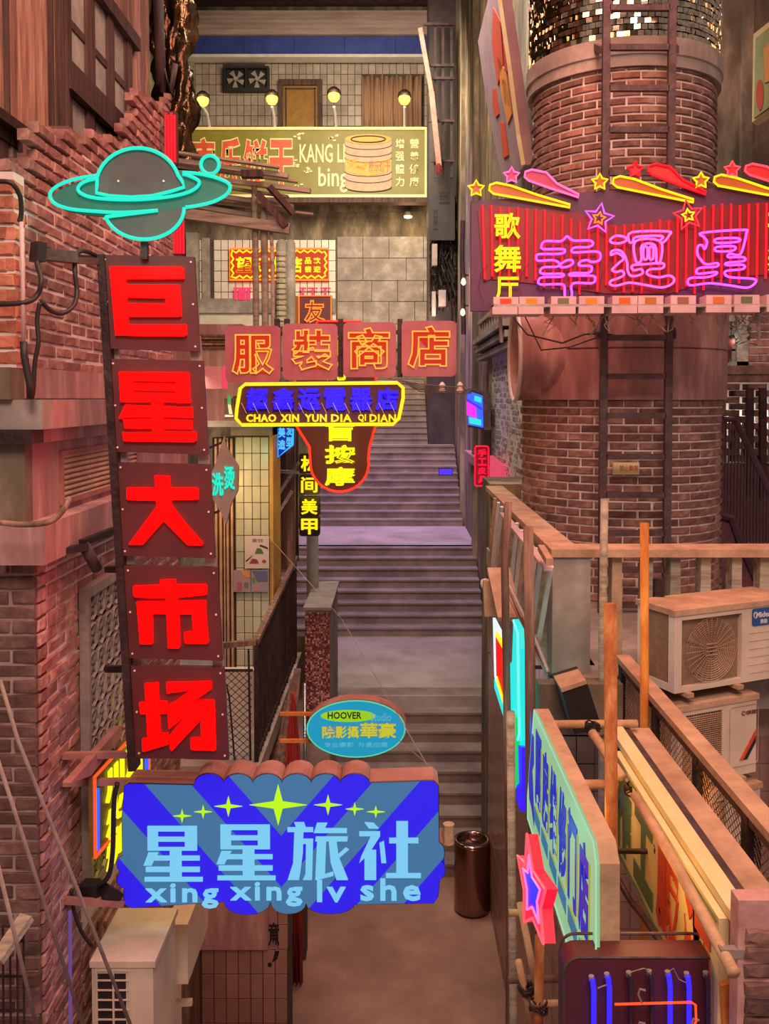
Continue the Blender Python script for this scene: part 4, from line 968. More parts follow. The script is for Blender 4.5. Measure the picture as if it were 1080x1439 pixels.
LK=[[[(378,282),(400,296),(455,296),(466,308),(450,318),(402,320),(400,336),(478,333),(492,348),(486,364),(462,368),(448,362),(425,366),(420,380),(458,382),(462,395),(450,405),(395,406),(392,414),(465,415),(474,428),(462,440),(398,441),(396,480),(385,490),(372,484),(370,450),(352,443),(290,444),(282,432),(296,420),(360,418),(362,408),(298,408),(288,398),(300,386),(345,384),(352,372),(330,362),(282,364),(274,352),(284,342),(360,340),(366,325),(300,325),(292,314),(305,298),(358,298)],
 [(355,378),(375,364),(395,362),(398,374),(380,384),(360,386)]],
 [[(525,292),(545,280),(575,285),(578,297),(555,305),(530,303)],
 [(528,345),(545,338),(562,345),(570,358),(556,370),(540,385),(532,395),(545,402),(565,398),(572,412),(550,424),(528,432),(526,444),(548,448),(590,438),(640,445),(700,454),(735,442),(742,425),(725,414),(690,420),(655,412),(650,400),(665,392),(700,390),(708,378),(695,372),(640,376),(600,380),(604,396),(630,392),(634,408),(600,416),(585,400),(582,370),(570,340),(552,328),(530,332)],
 [(598,268),(720,265),(724,278),(705,302),(692,298),(700,281),(612,284),(602,302),(588,298)],
 [(610,298),(694,298),(696,362),(682,370),(676,312),(632,312),(630,362),(612,366)],
 [(638,320),(650,320),(650,356),(638,356)],[(658,320),(670,320),(670,356),(658,356)]],
 [[(835,270),(975,260),(985,272),(970,335),(955,345),(930,340),(925,352),(975,352),(978,365),(920,371),(922,379),(975,378),(975,392),(920,398),(915,410),(935,420),(1010,425),(1018,438),(990,455),(930,447),(860,440),(800,447),(788,435),(800,422),(850,420),(880,412),(884,402),(825,408),(818,398),(830,388),(885,384),(888,372),(850,376),(830,358),(820,340),(822,315),(836,312),(845,325),(852,300),(842,285)],
 [(885,290),(955,288),(957,300),(885,304)],[(885,318),(945,316),(940,330),(885,332)]]]
for ci,loops in enumerate(LK):
    b=MB()
    for lp_ in loops: ptube(b,pz,smooth([(640+x/2.4545,220+y/2.4545) for x,y in lp_]),.0085,.07,True,6)
    b.build('character',em('neon_rose','#ff60c8',1.6) if ci==1 else NPUR,t,smooth=True)
for c_,a in (('歌',(1072,300,1110,338)),('舞',(1072,346,1110,384)),('厅',(1075,388,1108,423))): text(c_,pz,*a,NYEL,t,d=.06,neon=.028)
def comet(u,v,tail,mt,plate,shape):
    c=MB(); pz.poly(c,star(u,v,11,5.5),.0,.03); c.build('star_plate',plate,t)
    c=MB(); ptube(c,pz,star(u,v,11.5,6),.008,.04,True); c.build('star_tube',mt,t)
    L=tail
    x0,y0=u+18,v-2; pts=[(x0+6,y0+9),(x0,y0+4),(x0+1,y0-3),(x0+10,y0-6),(x0+30,y0-2),(x0+L*.6,y0+shape*.6),(x0+L,y0+shape+6),(x0+L,y0+shape+10),(x0+L*.5,y0+shape*.55+8)]
    c=MB(); pz.poly(c,pts,.0,.03); c.build('tail_plate',plate,t)
    c=MB(); ptube(c,pz,pts,.008,.04,True); c.build('tail_tube',mt,t)
PLY=mat('plate_orange','#a8581c','#b86828',rough=.5,bump=0); PLR=mat('plate_red','#c02828','#d03030',rough=.5,bump=0); PLP=mat('plate_pink','#a83058','#b84068',rough=.5,bump=0)
comet(718,250,75,NPINK,PLP,22); comet(669,268,112,NYEL,PLY,18)
comet(889,242,80,NREDL,PLR,26); comet(840,259,112,NYEL,PLY,20)
comet(1023,242,90,em('neon_coral','#ff4858',1.6),PLR,24); comet(980,257,120,NYEL,PLY,20)
for (u,v,mo_,mi_) in ((838,310,NPUR,NOR),(961,306,em('neon_hot','#ff3040',1.6),NYEL)):
    for ro,ri,m_ in ((21,10,mo_),(9,4.5,mi_)):
        c=MB(); ptube(c,pz,star(u,v,ro,ri,rot=-80 if u<900 else -100),.008,.07,True); c.build('star_tube',m_,t)
# shelf with transformer boxes
b=MB(); pz.rect(b,690,431,1200,435,-.05,.22); b.build('shelf',METG,t)
TRB=mat('transformer_pink','#b89a98','#cbb0ae',rough=.5,bump=.02)
for i,(u,ok) in enumerate(zip((707,742,785,823,868,903,947,995,1033,1077,1112,1150),(1,)*12)):
    v=428-(i*.35); c=MB(); pz.rect(c,u-17,v-7,u+17,v+7,.06,.2); tb=c.build('transformer',TRB,t)
    c=MB(); pz.rect(c,u-8,v-4.5,u+7,v+4,.2,.205); c.build('label_plate',mat('label_'+str(i),('#c84a28','#d88a20','#68704c','#d8881c','#c06020','#a86a30','#8a6040','#c06a28','#5c6a48','#b85a28','#a05a30','#a05a30')[i],bump=0),tb)
    c=MB(); pz.rect(c,u-19,v+7,u+15,v+17,.02,.23); c.build('tray',MT['transformer_pink'],t)
b=MB()
for i in range(18):
    u=R.uniform(690,1070); pts=[pz(u,436,.1)]
    for k in range(4): pts.append(pz(u+R.uniform(-12,12),436+8*(k+1)+R.uniform(-3,5),.05+R.uniform(0,.06)))
    pts.append(pz(u+R.uniform(-20,20),440,.08)); b.tube(pts,.0035,4)
b.build('loose_wires',ROPE,t,kind='stuff')
b=MB()
for i in range(14):
    u=680+i*28; b.tube([pz(u,425,.05),pz(u-8,405,.06),pz(u-4,385,.05),pz(u+6,372,.05)],.0018,4)
b.build('feed_wires',MAROON,t,kind='stuff')
for u in (700,1060):
    b=MB(); b.tube([pz(u,437,.02),pz(u+4,450,.02),pz(u+6,480,.0)],.012,6); b.build('support',METG,t)
for u,v,c_,e in ((700,340,'#ff3020',.8),(790,370,'#ff20a0',1.2),(895,370,'#ff3060',1.2),(1010,370,'#ff20a0',1.2),(760,270,'#ffb020',1),(930,270,'#ff5020',1.2),(1050,262,'#ff6030',1)): point('dance_glow',P(u,v,5.8),e,c_,.15)
b=MB(); b.tube([P(720,445,7.6),P(740,470,7.2),P(790,482,7.05),P(820,470,7.0),P(845,468,6.9),P(900,478,6.9)],.007,5); b.tube([P(735,440,7.4),P(760,492,7.15),P(800,488,7.0),P(850,470,6.95)],.006,5); q=b.build('loose_cable',CAB); tag(q,'loose black cable looping across the chimney band below the billboard','cable')
# posters on walls
pts=[P(692,-25,11.5),P(671,58,11.5),P(683,145,11.3),P(697,235,11.2),P(716,270,9.8),P(737,228,9.4),P(718,110,9.6),P(701,-25,10.2)]
t=thing('hanging_poster_board','tilted painted poster board with orange flowers hanging high on the column','board',P(705,250,10.4))
def fit_board(pts,th=.08):
    c=sum(pts,Vector())/len(pts); n=(pts[5]-pts[1]).cross(pts[0]-pts[3]).normalized()
    if n.y>0: n=-n
    return [p_-n*((p_-c).dot(n)) for p_ in pts],n
# project along rays to the board plane so that the outline is planar
A_,B_,C_=P(671,58,11.2),P(703,238,11.0),P(738,232,9.4)
nn=(B_-A_).cross(C_-A_).normalized(); 
def onb(u,v): d=ray(u,v); return O0+d*((A_-O0).dot(nn)/d.dot(nn))
outl=[(690,-20),(671,58),(684,150),(703,240),(708,262),(738,232),(731,190),(718,90),(702,-20)]
if nn.y>0: nn=-nn
b=MB(); b.slab([onb(u,v) for u,v in outl],-nn*.1); b.build('board',mat('poster_mauve','#8f7478','#a88a86',scale=2,bump=.03),t)
b=MB(); b.tube([onb(701,-20),onb(717,90),onb(730,190),onb(737,232)],.035,4); b.build('edge_strip',CREAM,t,label='cream edge strip')
for c_,q in (('#c84a28',[(694,10),(704,30),(708,90),(700,120),(692,60)]),('#e08a38',[(700,80),(712,100),(720,160),(714,175),(705,130)]),('#c84820',[(693,125),(697,125),(702,160),(697,165),(693,150)]),('#d05020',[(703,172),(709,172),(715,218),(708,222)]),('#e0a848',[(706,110),(714,115),(718,150),(710,145)]),('#b83028',[(708,60),(713,65),(716,100),(710,100)])):
    b=MB(); b.slab([onb(u,v)+nn*.012 for u,v in q],-nn*.01); b.build('painted_flower',mat('ink_'+str(len(MT)),c_,c_,bump=0),t)
pr=PL(1075,110,8.6,rz=-.5); t=thing('portrait_lightbox','cream and green portrait lightbox cut by the right edge','sign',P(1075,175,8.6))
b=MB(); b.slab([P(1058,48,8.6),P(1056,172,8.6),P(1100,140,8.0),P(1100,15,8.0)],(.1,.12,0)); b.build('box',CREAM,t)
b=MB(); b.slab([P(1061,54,8.53),P(1059,166,8.53),P(1100,136,7.95),P(1100,22,7.95)],(.01,.012,0)); b.build('print',mat('print_green','#8fa06a','#a8b47c',bump=0),t)
for c_,q in (('#c85a48',ell(1065,135,5,22,16)),('#d8a860',[(1070,70),(1092,50),(1092,110),(1072,118)])):
    b=MB(); b.slab([P(u,v,8.5-(u-1060)*.0145)+Vector((0,-.03,0)) for u,v in q],(.003,.004,0)); b.build('print_shape',mat('ink_'+str(len(MT)),c_,c_,bump=0),t)
# side-wall neon pieces
t=thing('blue_picture_box','small glowing blue and magenta picture lightbox on the right wall','sign',P(668,608,13.5))
c1_,c2_=PX(657,548,1.3),PX(680,555,1.3)
def xq(X,pts,off,m_,nm,par,th=.03):
    b=MB(); b.slab([PX(u,v,X)+Vector((off,0,0)) for u,v in pts],(th,0,0)); return b.build(nm,m_,par)
xq(1.3,[(656,546),(679,553),(680,604),(657,600)],0,METD,'casing',t,.1)
xq(1.3,[(657,549),(678,556),(679,601),(658,597)],-.01,em('azure_face','#2060ff',1.2),'face',t,.01)
xq(1.3,[(657,563),(669,567),(670,588),(657,583)],-.02,NMAG,'magenta_patch',t,.01)
xq(1.3,[(660,586),(677,590),(677,598),(661,595)],-.02,NCYF,'cyan_patch',t,.01); xq(1.3,[(668,556),(677,559),(677,566),(668,563)],-.02,NCYF,'cyan_patch',t,.01)
xq(1.3,[(658,560),(679,573),(679,576),(658,564)],-.03,NBL,'blue_bar',t,.01)
point('blue_box_glow',P(660,575,13)-Vector((.3,0,0)),4,'#3040ff',.1)
pp=PL(676,655,12.4); t=thing('red_crimson_hanging_sign','small vertical crimson neon sign left of the chimney','sign',P(676,683,12.4))
b=MB(); pp.poly(b,rrect(667,627,686,683,3),-.08,0); b.build('panel',mat('crimson_panel','#901028','#a01830',bump=0),t)
b=MB(); ptube(b,pp,rrect(667,627,686,683,3),.012,.01,True); b.build('border_tube',NCR,t)
for i,c_ in enumerate('手工皮具'): text(c_,pp,671,631+i*12.5,683,642+i*12.5,NCR,t,d=.01,neon=.05)
b=MB(); pw=PL(697,660,12.2); b.slab([PX(u,v,1.36) for u,v in ((688,640),(704,655),(704,690),(688,672))],(.05,0,0)); q=b.build('pink_side_panel',em('panel_pink','#ff5070',.7)); tag(q,'glowing pink panel set in the ledge below the whitewashed bricks','panel')
pp=PL(626,662,20.9); t=thing('stair_marker','tiny violet lit marker on the upper stair riser','marker',P(626,665,20.9)); b=MB(); pp.rect(b,617,659,635,667,-.05,0); b.build('lens',em('violet_light','#5030f0',1.2),t)
b=MB(); pp.rect(b,616,658,636,668,-.08,-.04); b.build('base',BLACK,t)
for (u,v) in ((651,397),(650,440)):
    t=thing('wall_bulb',('upper' if v<420 else 'lower')+' small bare warm bulb on the concrete column','lamp',P(u,v,20),group='bare bulbs on the concrete column'); c=P(u,v,19.6)
    b=MB(); b.lathe([(.01,-.06),(.05,-.02),(.045,.04),(.02,.1)],c,10); b.build('bulb',WARM,t,smooth=True)
    b=MB(); b.lathe([(.04,.09),(.04,.2)],c,8); b.beam(c+Vector((0,0,.15)),c+Vector((.3,.3,.2)),.03); b.build('holder',METD,t); point('bulb_light',c-Vector((.2,.2,0)),5,'#ffe090',.08)
b=MB(); b.tube([P(650,310,20.3),P(649,350,20.3),P(651,470,20.3)],.05,6); q=b.build('conduit_pipe',METD); tag(q,'dark conduit pipe running down the corner of the side wall','pipe')
# stair handrail right side on landing
# bin
by=9.58; c=P(663,1290,by); bc=Vector((c.x,by,0))
t=thing('litter_bin','cylindrical polished brown metal litter bin at the stair foot','bin',bc)
CHR=mat('brushed_steel','#7a5c50','#96766a',rough=.22,metal=.95,scale=3,stretch=(1,1,.1),bump=0)
b=MB(); b.lathe([(.185,.02),(.19,.03),(.19,.72),(.185,.735)],bc,40); b.build('body',CHR,t,smooth=True)
b=MB(); b.lathe([(.18,0),(.18,.02)],bc,32); b.build('base',BLACK,t)
b=MB(); b.lathe([(.185,.735),(.197,.74),(.197,.755),(.15,.765),(.148,.74),(.148,.66)],bc,40,cap=False); b.build('rim',mat('polished_rim','#a88a88',rough=.12,metal=1,bump=0),t,smooth=True)
b=MB(); b.lathe([(.148,.68),(.001,.68)],bc,32,cap=False); b.build('inner_tray',BLACK,t)
b=MB(); b.beam(bc+Vector((-.13,.03,.75)),bc+Vector((.03,-.06,.70)),.05,.006); b.build('flap',MT['polished_rim'],t)
# ================= LEFT BUILDING =================
XU=-1.67; XL=-1.55
wlft=thing('wall_left','tall brick side wall with ruined top on the left of the alley','wall',(-1.7,5.5,0),kind='structure')
# ruined upper brick wall
TOPS=[(0,245),(8,236),(40,216),(50,196),(60,182),(102,180),(112,200),(120,208),(124,197),(134,192),(160,194),(176,196),(178,180),(186,150),(196,138),(214,138),(222,148),(232,132),(240,130),(248,160),(260,170)]
def topv(u):
    for (a,va),(c_,vc) in zip(TOPS,TOPS[1:]):
        if a<=u<=c_: return va+(vc-va)*(u-a)/(c_-a)
    return 245 if u<0 else 170
def proj(c): 
    d=Vector(c)-O0; k=Vector((0,math.cos(TH),-math.sin(TH))).dot(d); up=Vector((0,math.sin(TH),math.cos(TH))).dot(d)
    return CX+F*d.x/k, CY-F*up/k
def mku(c,k):
    u,v=proj(c); return v>topv(u)-2 
brick_wall(wlft,(XU,4.02,H+.13),(0,1,0),2.98,3.2,BRICK,limit=300,mask=mku,prio=lambda a:a[0]-a[1]*.3,N=(1,0,0))
# mortar core that follows the ruined outline
b=MB(); n=30
for i in range(n):
    ya=4.02+2.98*i/n; yb=4.02+2.98*(i+1)/n; um=CX+F*(XU-.2)/((ya+yb)/2); z=H+ (560-max(topv(um),topv(um+2),topv(um+14))-5)*((ya+yb)/2)/F
    z=H+math.floor((z-H)/.065)*.065-.12
    b.box(XU-.215,XU-.006,ya,yb,H-.1,max(z,H+.5))
b.build('mortar_core',MORT,wlft)
b=MB(); b.box(XU-.02,XU+.02,4.0,7.0,H+.0,H+.14); b.build('plaster_band',CONCP,wlft)
b=MB(); b.box(XU-.28,XU-.01,3.95,7.0,H-.75,H+.14); b.build('base_core',CONCP,wlft)
# coursed thickness of the broken wall behind its face bricks
for row,(xa,xb) in enumerate(((XU-.115,XU-.06),(XU-.225,XU-.12))):
    b=MB(); k0=int(.5/.065)
    for k in range(k0,50):
        z=H+.13+k*.065; y=4.02+(.055 if k%2 else 0)
        while y<6.95:
            um=CX+F*(XU-.05)/(y+.05); u_,v_=proj(((xa+xb)/2,y+.05,z+.06))
            if v_>topv(u_)-1: b.box(xa,xb+.0,y+R.uniform(.002,.008),y+.105,z+.003,z+.06+R.uniform(-.003,.003))
            y+=.11
    b.build('inner_brick_courses',BRICK if row==0 else BRICKD,wlft,kind='stuff')
# front pilaster far left
brick_side=1
wp=thing('wall_front_left','orange-lit brick pilaster and plastered front at the left edge','wall',(-2,3.9,0),kind='structure')
b=MB(); b.box(-2.4,-1.598,3.91,4.02,H+.13,H+.95); b.build('mortar_core',MORT,wp)
brick_wall(wp,(-1.592,3.9,H+.14),(0,1,0),.12,.84,BRICKO,N=(1,0,0),bl=.24)
brick_wall(wp,(-2.3,3.9,H+.14),(1,0,0),.71,.84,BRICKO,N=(0,-1,0))
b=MB(); b.box(-2.4,-1.60,3.85,3.999,H-.004,H+.13); b.build('grey_block',CONCD,wp)
b=MB(); b.box(-2.4,-1.481,3.88,3.999,H-.13,H-.005); b.build('upper_ledge',CONC,wp)
b=MB(); b.box(-2.4,-1.521,3.86,3.999,H-.19,H-.13); b.build('dark_band',METD,wp)
b=MB(); b.box(-2.4,-1.571,3.92,3.999,H-.53,H-.19); b.build('stained_panel',CONCD,wp)
b=MB(); b.box(-2.4,-1.471,3.86,3.999,H-.70,H-.53); b.build('lower_ledge',CONCP,wp)
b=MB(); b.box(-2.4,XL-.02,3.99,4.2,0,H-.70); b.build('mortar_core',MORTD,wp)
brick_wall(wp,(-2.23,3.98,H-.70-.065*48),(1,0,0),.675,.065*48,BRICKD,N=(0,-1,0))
# side: ledges and louvre
b=MB(); b.box(XU-.2,-1.48,4.0,7.0,H-.13,H-.005); b.build('upper_ledge',CONCP,wlft)
b=MB(); b.box(XU-.2,-1.52,4.0,7.0,H-.19,H-.13); b.build('moulding',CONCP,wlft)
b=MB(); b.box(XU-.2,-1.57,4.0,7.0,H-.53,H-.19); b.build('plaster_panel',CONCP,wlft)
b=MB(); b.box(XU-.2,-1.47,4.0,7.0,H-.70,H-.53); b.build('lower_ledge',CONCP,wlft)
lv=thing('louvre_vent','pink-beige louvred vent grille in the plastered side wall','vent',(-1.56,4.7,H-.5))
y0=XL*F/(88-CX)*1.0; y0=1.55*F/(CX-88)
b=MB(); 
for a in ((y0,5.6,H-.27,H-.245),(y0,5.6,H-.5,H-.475),(y0,y0+.03,H-.475,H-.27),(5.57,5.6,H-.475,H-.27)): b.box(-1.575,-1.556,*a)
b.build('frame',MT['red_brown_bar'],lv)
for k in range(9):
    z=H-.482+k*.0255; b=MB(); b.slab([(-1.572,y0+.03,z+.012),(-1.558,y0+.03,z),(-1.558,5.57,z),(-1.572,5.57,z+.012)],(0,0,.008)); b.build('slat',DUST,lv)
b=MB(); b.box(-1.585,-1.571,y0,5.6,H-.5,H-.245); b.build('back',MT['red_brown_bar'],lv)
# lower brick side wall
b=MB(); b.box(XL-.25,XL-.008,4.1,6.6,0,H-.70); b.build('lower_core',MORT,wlft)
brick_wall(wlft,(XL,4.0,H-.70-.065*46),(0,1,0),.5,.065*46,BRICK,limit=120,N=(1,0,0))
brick_wall(wlft,(XL,5.2,H-.70-.065*46),(0,1,0),1.4,.065*46,BRICK,limit=40,N=(1,0,0))
brick_wall(wlft,(XL,4.5,H-.70-.065*4),(0,1,0),.7,.065*4,BRICK,limit=40,N=(1,0,0))
brick_wall(wlft,(XL,4.5,H-.70-.065*46),(0,1,0),.7,.065*16,BRICK,limit=0,N=(1,0,0))
# carved breeze screen
bs_=thing('carved_screen','tall grey carved lattice stone panel set in the brick side wall','panel',(-1.53,4.8,H-2.45))
ya,yb,za,zb=4.5,5.2,H-2.45,H-.95
b=MB(); b.box(-1.56,-1.532,ya+.01,yb-.01,za+.01,zb-.01); b.build('back',CONCD,bs_)
b=MB()
for a in ((ya,yb,zb-.03,zb+.02),(ya,yb,za-.02,za+.02),(ya,ya+.025,za+.02,zb-.03),(yb-.025,yb,za+.02,zb-.03)): b.box(-1.549,-1.50,*a)
b.build('frame',METG,bs_)
b=MB(); ny,nz_=5,10; cy=(yb-ya-.06)/ny; cz=(zb-za-.04)/nz_
for i in range(ny):
    for j in range(nz_):
        y=ya+.03+cy*(i+.5); z=za+.02+cz*(j+.5)
        x_=-1.52
        b.tube([(x_,y+cy*.5*math.cos(a),z+cz*.5*math.sin(a)*R.uniform(.85,1)) for a in [k*math.pi/4 for k in range(8)]],.013,4,True)
        b.beam((x_,y-cy*.4,z-cz*.4),(x_,y+cy*.4,z+cz*.4),.014); b.beam((x_,y-cy*.4,z+cz*.4),(x_,y+cy*.4,z-cz*.4),.014)
b.build('carved_lattice',METG,bs_,kind='stuff')
# plank wall
pw_=thing('wall_planks','dark weathered plank wall with tall windows at the upper left','wall',(-2.05,6,H+1.2),kind='structure')
XP=-2.0
y=4.3; 
while y<7.55:
    wd=R.choice((.11,.14,.17,.2)); y2=min(y+wd,7.6)
    u=CX+F*XP/((y+y2)/2)
    segs=[(H+1.75,H+5.2)]
    if 100<u<190: segs=[(H+2.77,H+5.2)]
    if u<100: segs=[(H+1.35+0*(y-4.3),H+5.2)]
    for z0,z1 in segs:
        b=MB(); b.box(XP-.05,XP+R.uniform(-.012,.012),y+.004,y2-.004,z0,z1); b.build('plank',PLK if u<90 or R.random()<.5 else WOOD,pw_)
    if u<100 and R.random()<.4:
        b=MB(); b.beam((XP+.02,y2,segs[0][0]),(XP+.02,y2,H+5.2),.025); b.build('batten',WOODD,pw_)
    y=y2
b=MB(); b.box(XP-.3,XP-.06,4.2,7.6,H+.8,H+5.2); b.build('backing',BLACK,pw_)
# windows in the planks
yw0=2.0*F/(CX-103); yw1=2.0*F/(CX-186)
b=MB(); 
def zat(v,y): return P(CX,v,y).z
wins=[(103,127),(136,157),(163,181)]
wn2=thing('window_2','tall dirty many-paned windows in dark timber frames on the plank wall','window',(XP,6,H+1.4),kind='structure')
for (ua,ub) in wins:
    ya,yb=2.0*F/(CX-ua),2.0*F/(CX-ub)
    for (z0,z1) in ((H+2.33,H+2.66),(H+2.05,H+2.29),(H+1.3,H+1.86)):
        b=MB(); b.box(XP-.02,XP-.004,ya+.01,yb-.01,z0,z1); b.build('pane',mat('dirty_glass','#8c8e88','#b4b5aa',rough=.25,scale=3) if 'dirty_glass' not in MT else MT['dirty_glass'],wn2)
    for y in (ya,yb):
        b=MB(); b.box(XP-.03,XP+.008,y-.03,y+.03,H+1.0,H+2.66); b.build('mullion',WOODD,wn2)
    b=MB(); b.box(XP-.03,XP+.006,ya+.03,yb-.03,H+2.285,H+2.335); b.build('glazing_bar',WOODD,wn2)
for z0,z1,o_ in ((H+1.87,H+2.04,.05),(H+2.66,H+2.76,.05)):
    b=MB(); b.box(XP-.03,XP+o_,yw0-.1,yw1+.15,z0,z1); b.build('rail',WOODD,wn2)
for ua in (129,158,184):
    y=2.0*F/(CX-ua); b=MB(); b.box(XP-.03,XP+.02,y-.06,y+.06,H+1.0,H+2.66); b.build('post',WOODD,wn2)
b=MB(); b.box(XP-.02,XP+.07,4.2,6.0,H+1.28,H+1.38); b.build('bottom_rail',WOODD,pw_)
# balcony fence lower left of planks
t=thing('picket_panel','dark iron-framed fence of grey boards below the plank wall','fence',(-1.95,4.6,H+.9))
for i in range(8):
    y=4.25+i*.16; b=MB(); b.box(-1.96,-1.94,y,y+.12,H+.9,H+1.3); b.build('board',WOODG if i%2 else WOODD,t)
b=MB(); b.beam((-1.9,4.1,H+1.36),(-1.9,5.6,H+1.36),.05); b.beam((-1.9,4.1,H+1.12),(-1.9,5.6,H+1.0),.02)
for y in (4.3,4.75,5.2): b.beam((-1.9,y,H+.9),(-1.9,y,H+1.36),.025)
b.build('iron_frame',METD,t)
# cables and conduits on left wall
def cable(name,label,pts,r,m,cat='cable'):
    b=MB(); 
    # smooth by Catmull-Rom
    q=[]; p_=[pts[0]]+pts+[pts[-1]]
    for i in range(1,len(p_)-2):
        for k in range(6):
            x=k/6; a,b1,c1,d1=p_[i-1],p_[i],p_[i+1],p_[i+2]
            q.append(.5*((2*b1)+(c1-a)*x+(2*a-5*b1+4*c1-d1)*x*x+(3*b1-a-3*c1+d1)*x**3))
    q.append(pts[-1]); b.tube(q,r,8); o=b.build(name,m,smooth=True); tag(o,label,cat); return o
cable('black_conduit','thick black cable looping from the left edge below the small lamp bar',[P(-10,428,3.8),P(35,425,3.8),P(52,415,3.85),P(58,395,3.85),P(52,370,3.9),P(52,350,3.95)],.011,CAB)
cable('black_conduit','black cable hanging in a U loop beside the red sign post',[P(58,424,3.9),P(72,437,3.95),P(88,440,4.0),P(103,430,4.05),P(108,410,4.1),P(105,380,4.1),P(107,358,4.15),P(120,353,4.2),P(140,362,4.3)],.010,CAB)
cable('black_conduit','black cable dropping vertically down the pink conduit to the ledge',[P(56,425,3.85),P(52,450,3.85),P(54,480,3.85),P(49,510,3.85),P(47,545,3.85),P(45,558,3.85)],.010,CAB)
cable('black_conduit','black curved cable at the far left under the fence',[P(-8,255,3.75),P(15,257,3.75),P(28,275,3.78),P(30,300,3.8),P(27,312,3.8)],.010,CAB)
cable('flex_hose','dusty brown hoses lying along the left ledge front',[P(-8,733,3.7),P(30,737,3.7),P(70,733,3.72),P(90,715,3.75),P(97,700,3.78)],.012,WOOD,'hose')
cable('power_cable','black cord curling under the corner of the hotel lightbox',[P(165,1100,4.4),P(160,1130,4.4),P(158,1200,4.4),P(150,1235,4.4),P(125,1248,4.4),P(108,1245,4.4)],.012,CAB)
cable('power_cable','black cord dropping to the air conditioner below the hotel lightbox',[P(100,1250,4.3),P(104,1280,4.3),P(115,1310,4.3),P(130,1330,4.35)],.009,CAB)
b=MB(); b.tube([P(30,312,3.8),P(32,400,3.8),P(33,480,3.8)],.009,8); q=b.build('pink_conduit',MT['transformer_pink'],smooth=True); tag(q,'thin pinkish vertical conduit on the orange-lit brick pilaster','pipe')
b=MB(); b.tube([P(33,480,3.8),P(34,500,3.8),P(42,540,3.8),P(43,560,3.8)],.016,8); q=b.build('black_sleeve',CAB,smooth=True); tag(q,'black cable sleeve below the pink conduit','cable')
t=thing('lamp_bar','short grey lamp bar on the brick wall left of the red sign','bracket',P(78,372,4.0))
b=MB(); b.beam(P(50,356,3.95),P(105,362,4.1),.05,.05); b.build('bar',METL,t)
b=MB(); b.beam(P(47,353,3.92),P(60,356,3.95),.07,.08); b.build('end_box',BLACK,t)
b=MB(); b.beam(P(105,366,4.1),P(148,368,4.35),.03); b.build('arm',METL,t)
t=thing('spotlight','brown cylindrical spotlight hanging under the left ledge','lamp',P(130,800,4.25))
b=MB(); b.tube([P(119,768,4.2),P(136,799,4.3)],.027,12); b.build('barrel',METL,t,smooth=True)
b=MB(); b.beam(P(78,776,4.1),P(122,768,4.2),.04,.03); b.beam(P(115,763,4.2),P(160,745,4.6),.03); b.build('mount',BLACK,t)
# bent steel brackets for signs
t=thing('sign_bracket','rusty steel arms carrying the blue hotel lightbox from the brick corner','bracket',P(90,1100,4.4))
for (u0,v0,u1,v1) in ((80,1062,175,1060),(85,1100,175,1098),(55,1130,95,1090),(70,1085,95,1062),(90,1265,172,1270)):
    b=MB(); b.beam(P(u0,v0,4.25),P(u1,v1,4.45),.03); b.build('arm',MT['red_brown_bar'],t)
b=MB(); b.beam(P(127,1240,4.4),P(127,1262,4.4),.08); b.beam(P(145,1250,4.4),P(165,1262,4.45),.06); b.build('clamp_box',BLACK,t)
b=MB(); b.beam(P(98,1280,4.2),P(99,1445,4.2),.012); q=b.build('purple_rod',em('rod_violet','#a070d0',.35)); tag(q,'thin vertical violet glowing rod beside the lower left bricks','rod')
b=MB(); b.beam(P(-5,1350,3.6),P(38,1288,3.75),.06,.03); q=b.build('wooden_strut',WOODG); tag(q,'short grey wooden strut at the lower left edge','strut')
# yellow neon side board
XY=-1.42; t=thing('yellow_neon_board','six-sided board packed with yellow neon characters beside the brick corner','sign',(XY,4.8,H-2.3))
op=[(130,1092),(181,1037),(199,1042),(207,1062),(207,1087),(176,1152),(131,1205)]
b=MB(); b.slab([PX(u,v,XY) for u,v in op],(-.02,0,0)); b.build('board',mat('board_gold','#6a5018','#806420',rough=.5),t)
b=MB(); b.tube([PX(u,v,XY)+Vector((.01,0,0)) for u,v in op],.008,6,True); b.build('border_tube',NORR,t)
b=MB(); b.tube([PX(u,v,XY)+Vector((.012,0,0)) for u,v in ((134,1108),(134,1195))],.009,6); b.tube([PX(u,v,XY)+Vector((.012,0,0)) for u,v in ((203,1060),(203,1085))],.012,6); b.build('blue_tube',em('tube_royal','#2858ff',1.5),t)
pyl=PL(0,0,1,O=(XY+.012,4.38,H-1.75),sc_=.01,U=(0,1,0))
for i,c_ in enumerate('川香火锅烧烤'):
    c0,r0=i%2,i//2; text(c_,pyl,c0*34+6,r0*17+ (8 if c0==0 else 2),c0*34+36,r0*17+24 if False else r0*17+(24 if c0==0 else 17),NYELG,t,d=0,neon=.05)
b=MB(); b.slab([PX(u,v,XY) for u,v in ((100,1100),(170,1020),(172,1034),(128,1090))],(-.04,0,0)); b.build('side_board',MT['red_brown_bar'],t)
point('yellow_board_glow',(XY+.3,4.8,H-2.1),3,'#ffe040',.1)
# rope stays
for lb,a in (('long grey steel stay crossing the brick corner, longest of the three',((0,955,3.2),(25,1040,3.2),(110,1253,3.3),(185,1445,3.4))),('middle grey steel stay of the three at the lower left',((-4,1065,3.1),(40,1200,3.15),(118,1445,3.3))),('lowest grey steel stay at the left picture edge',((-3,1215,3.0),(52,1445,3.1)))):
    b=MB(); b.tube([P(*q) for q in a],.0075,6); q=b.build('steel_stay',ROPE,smooth=True); tag(q,lb,'rod','steel stays at the lower left')
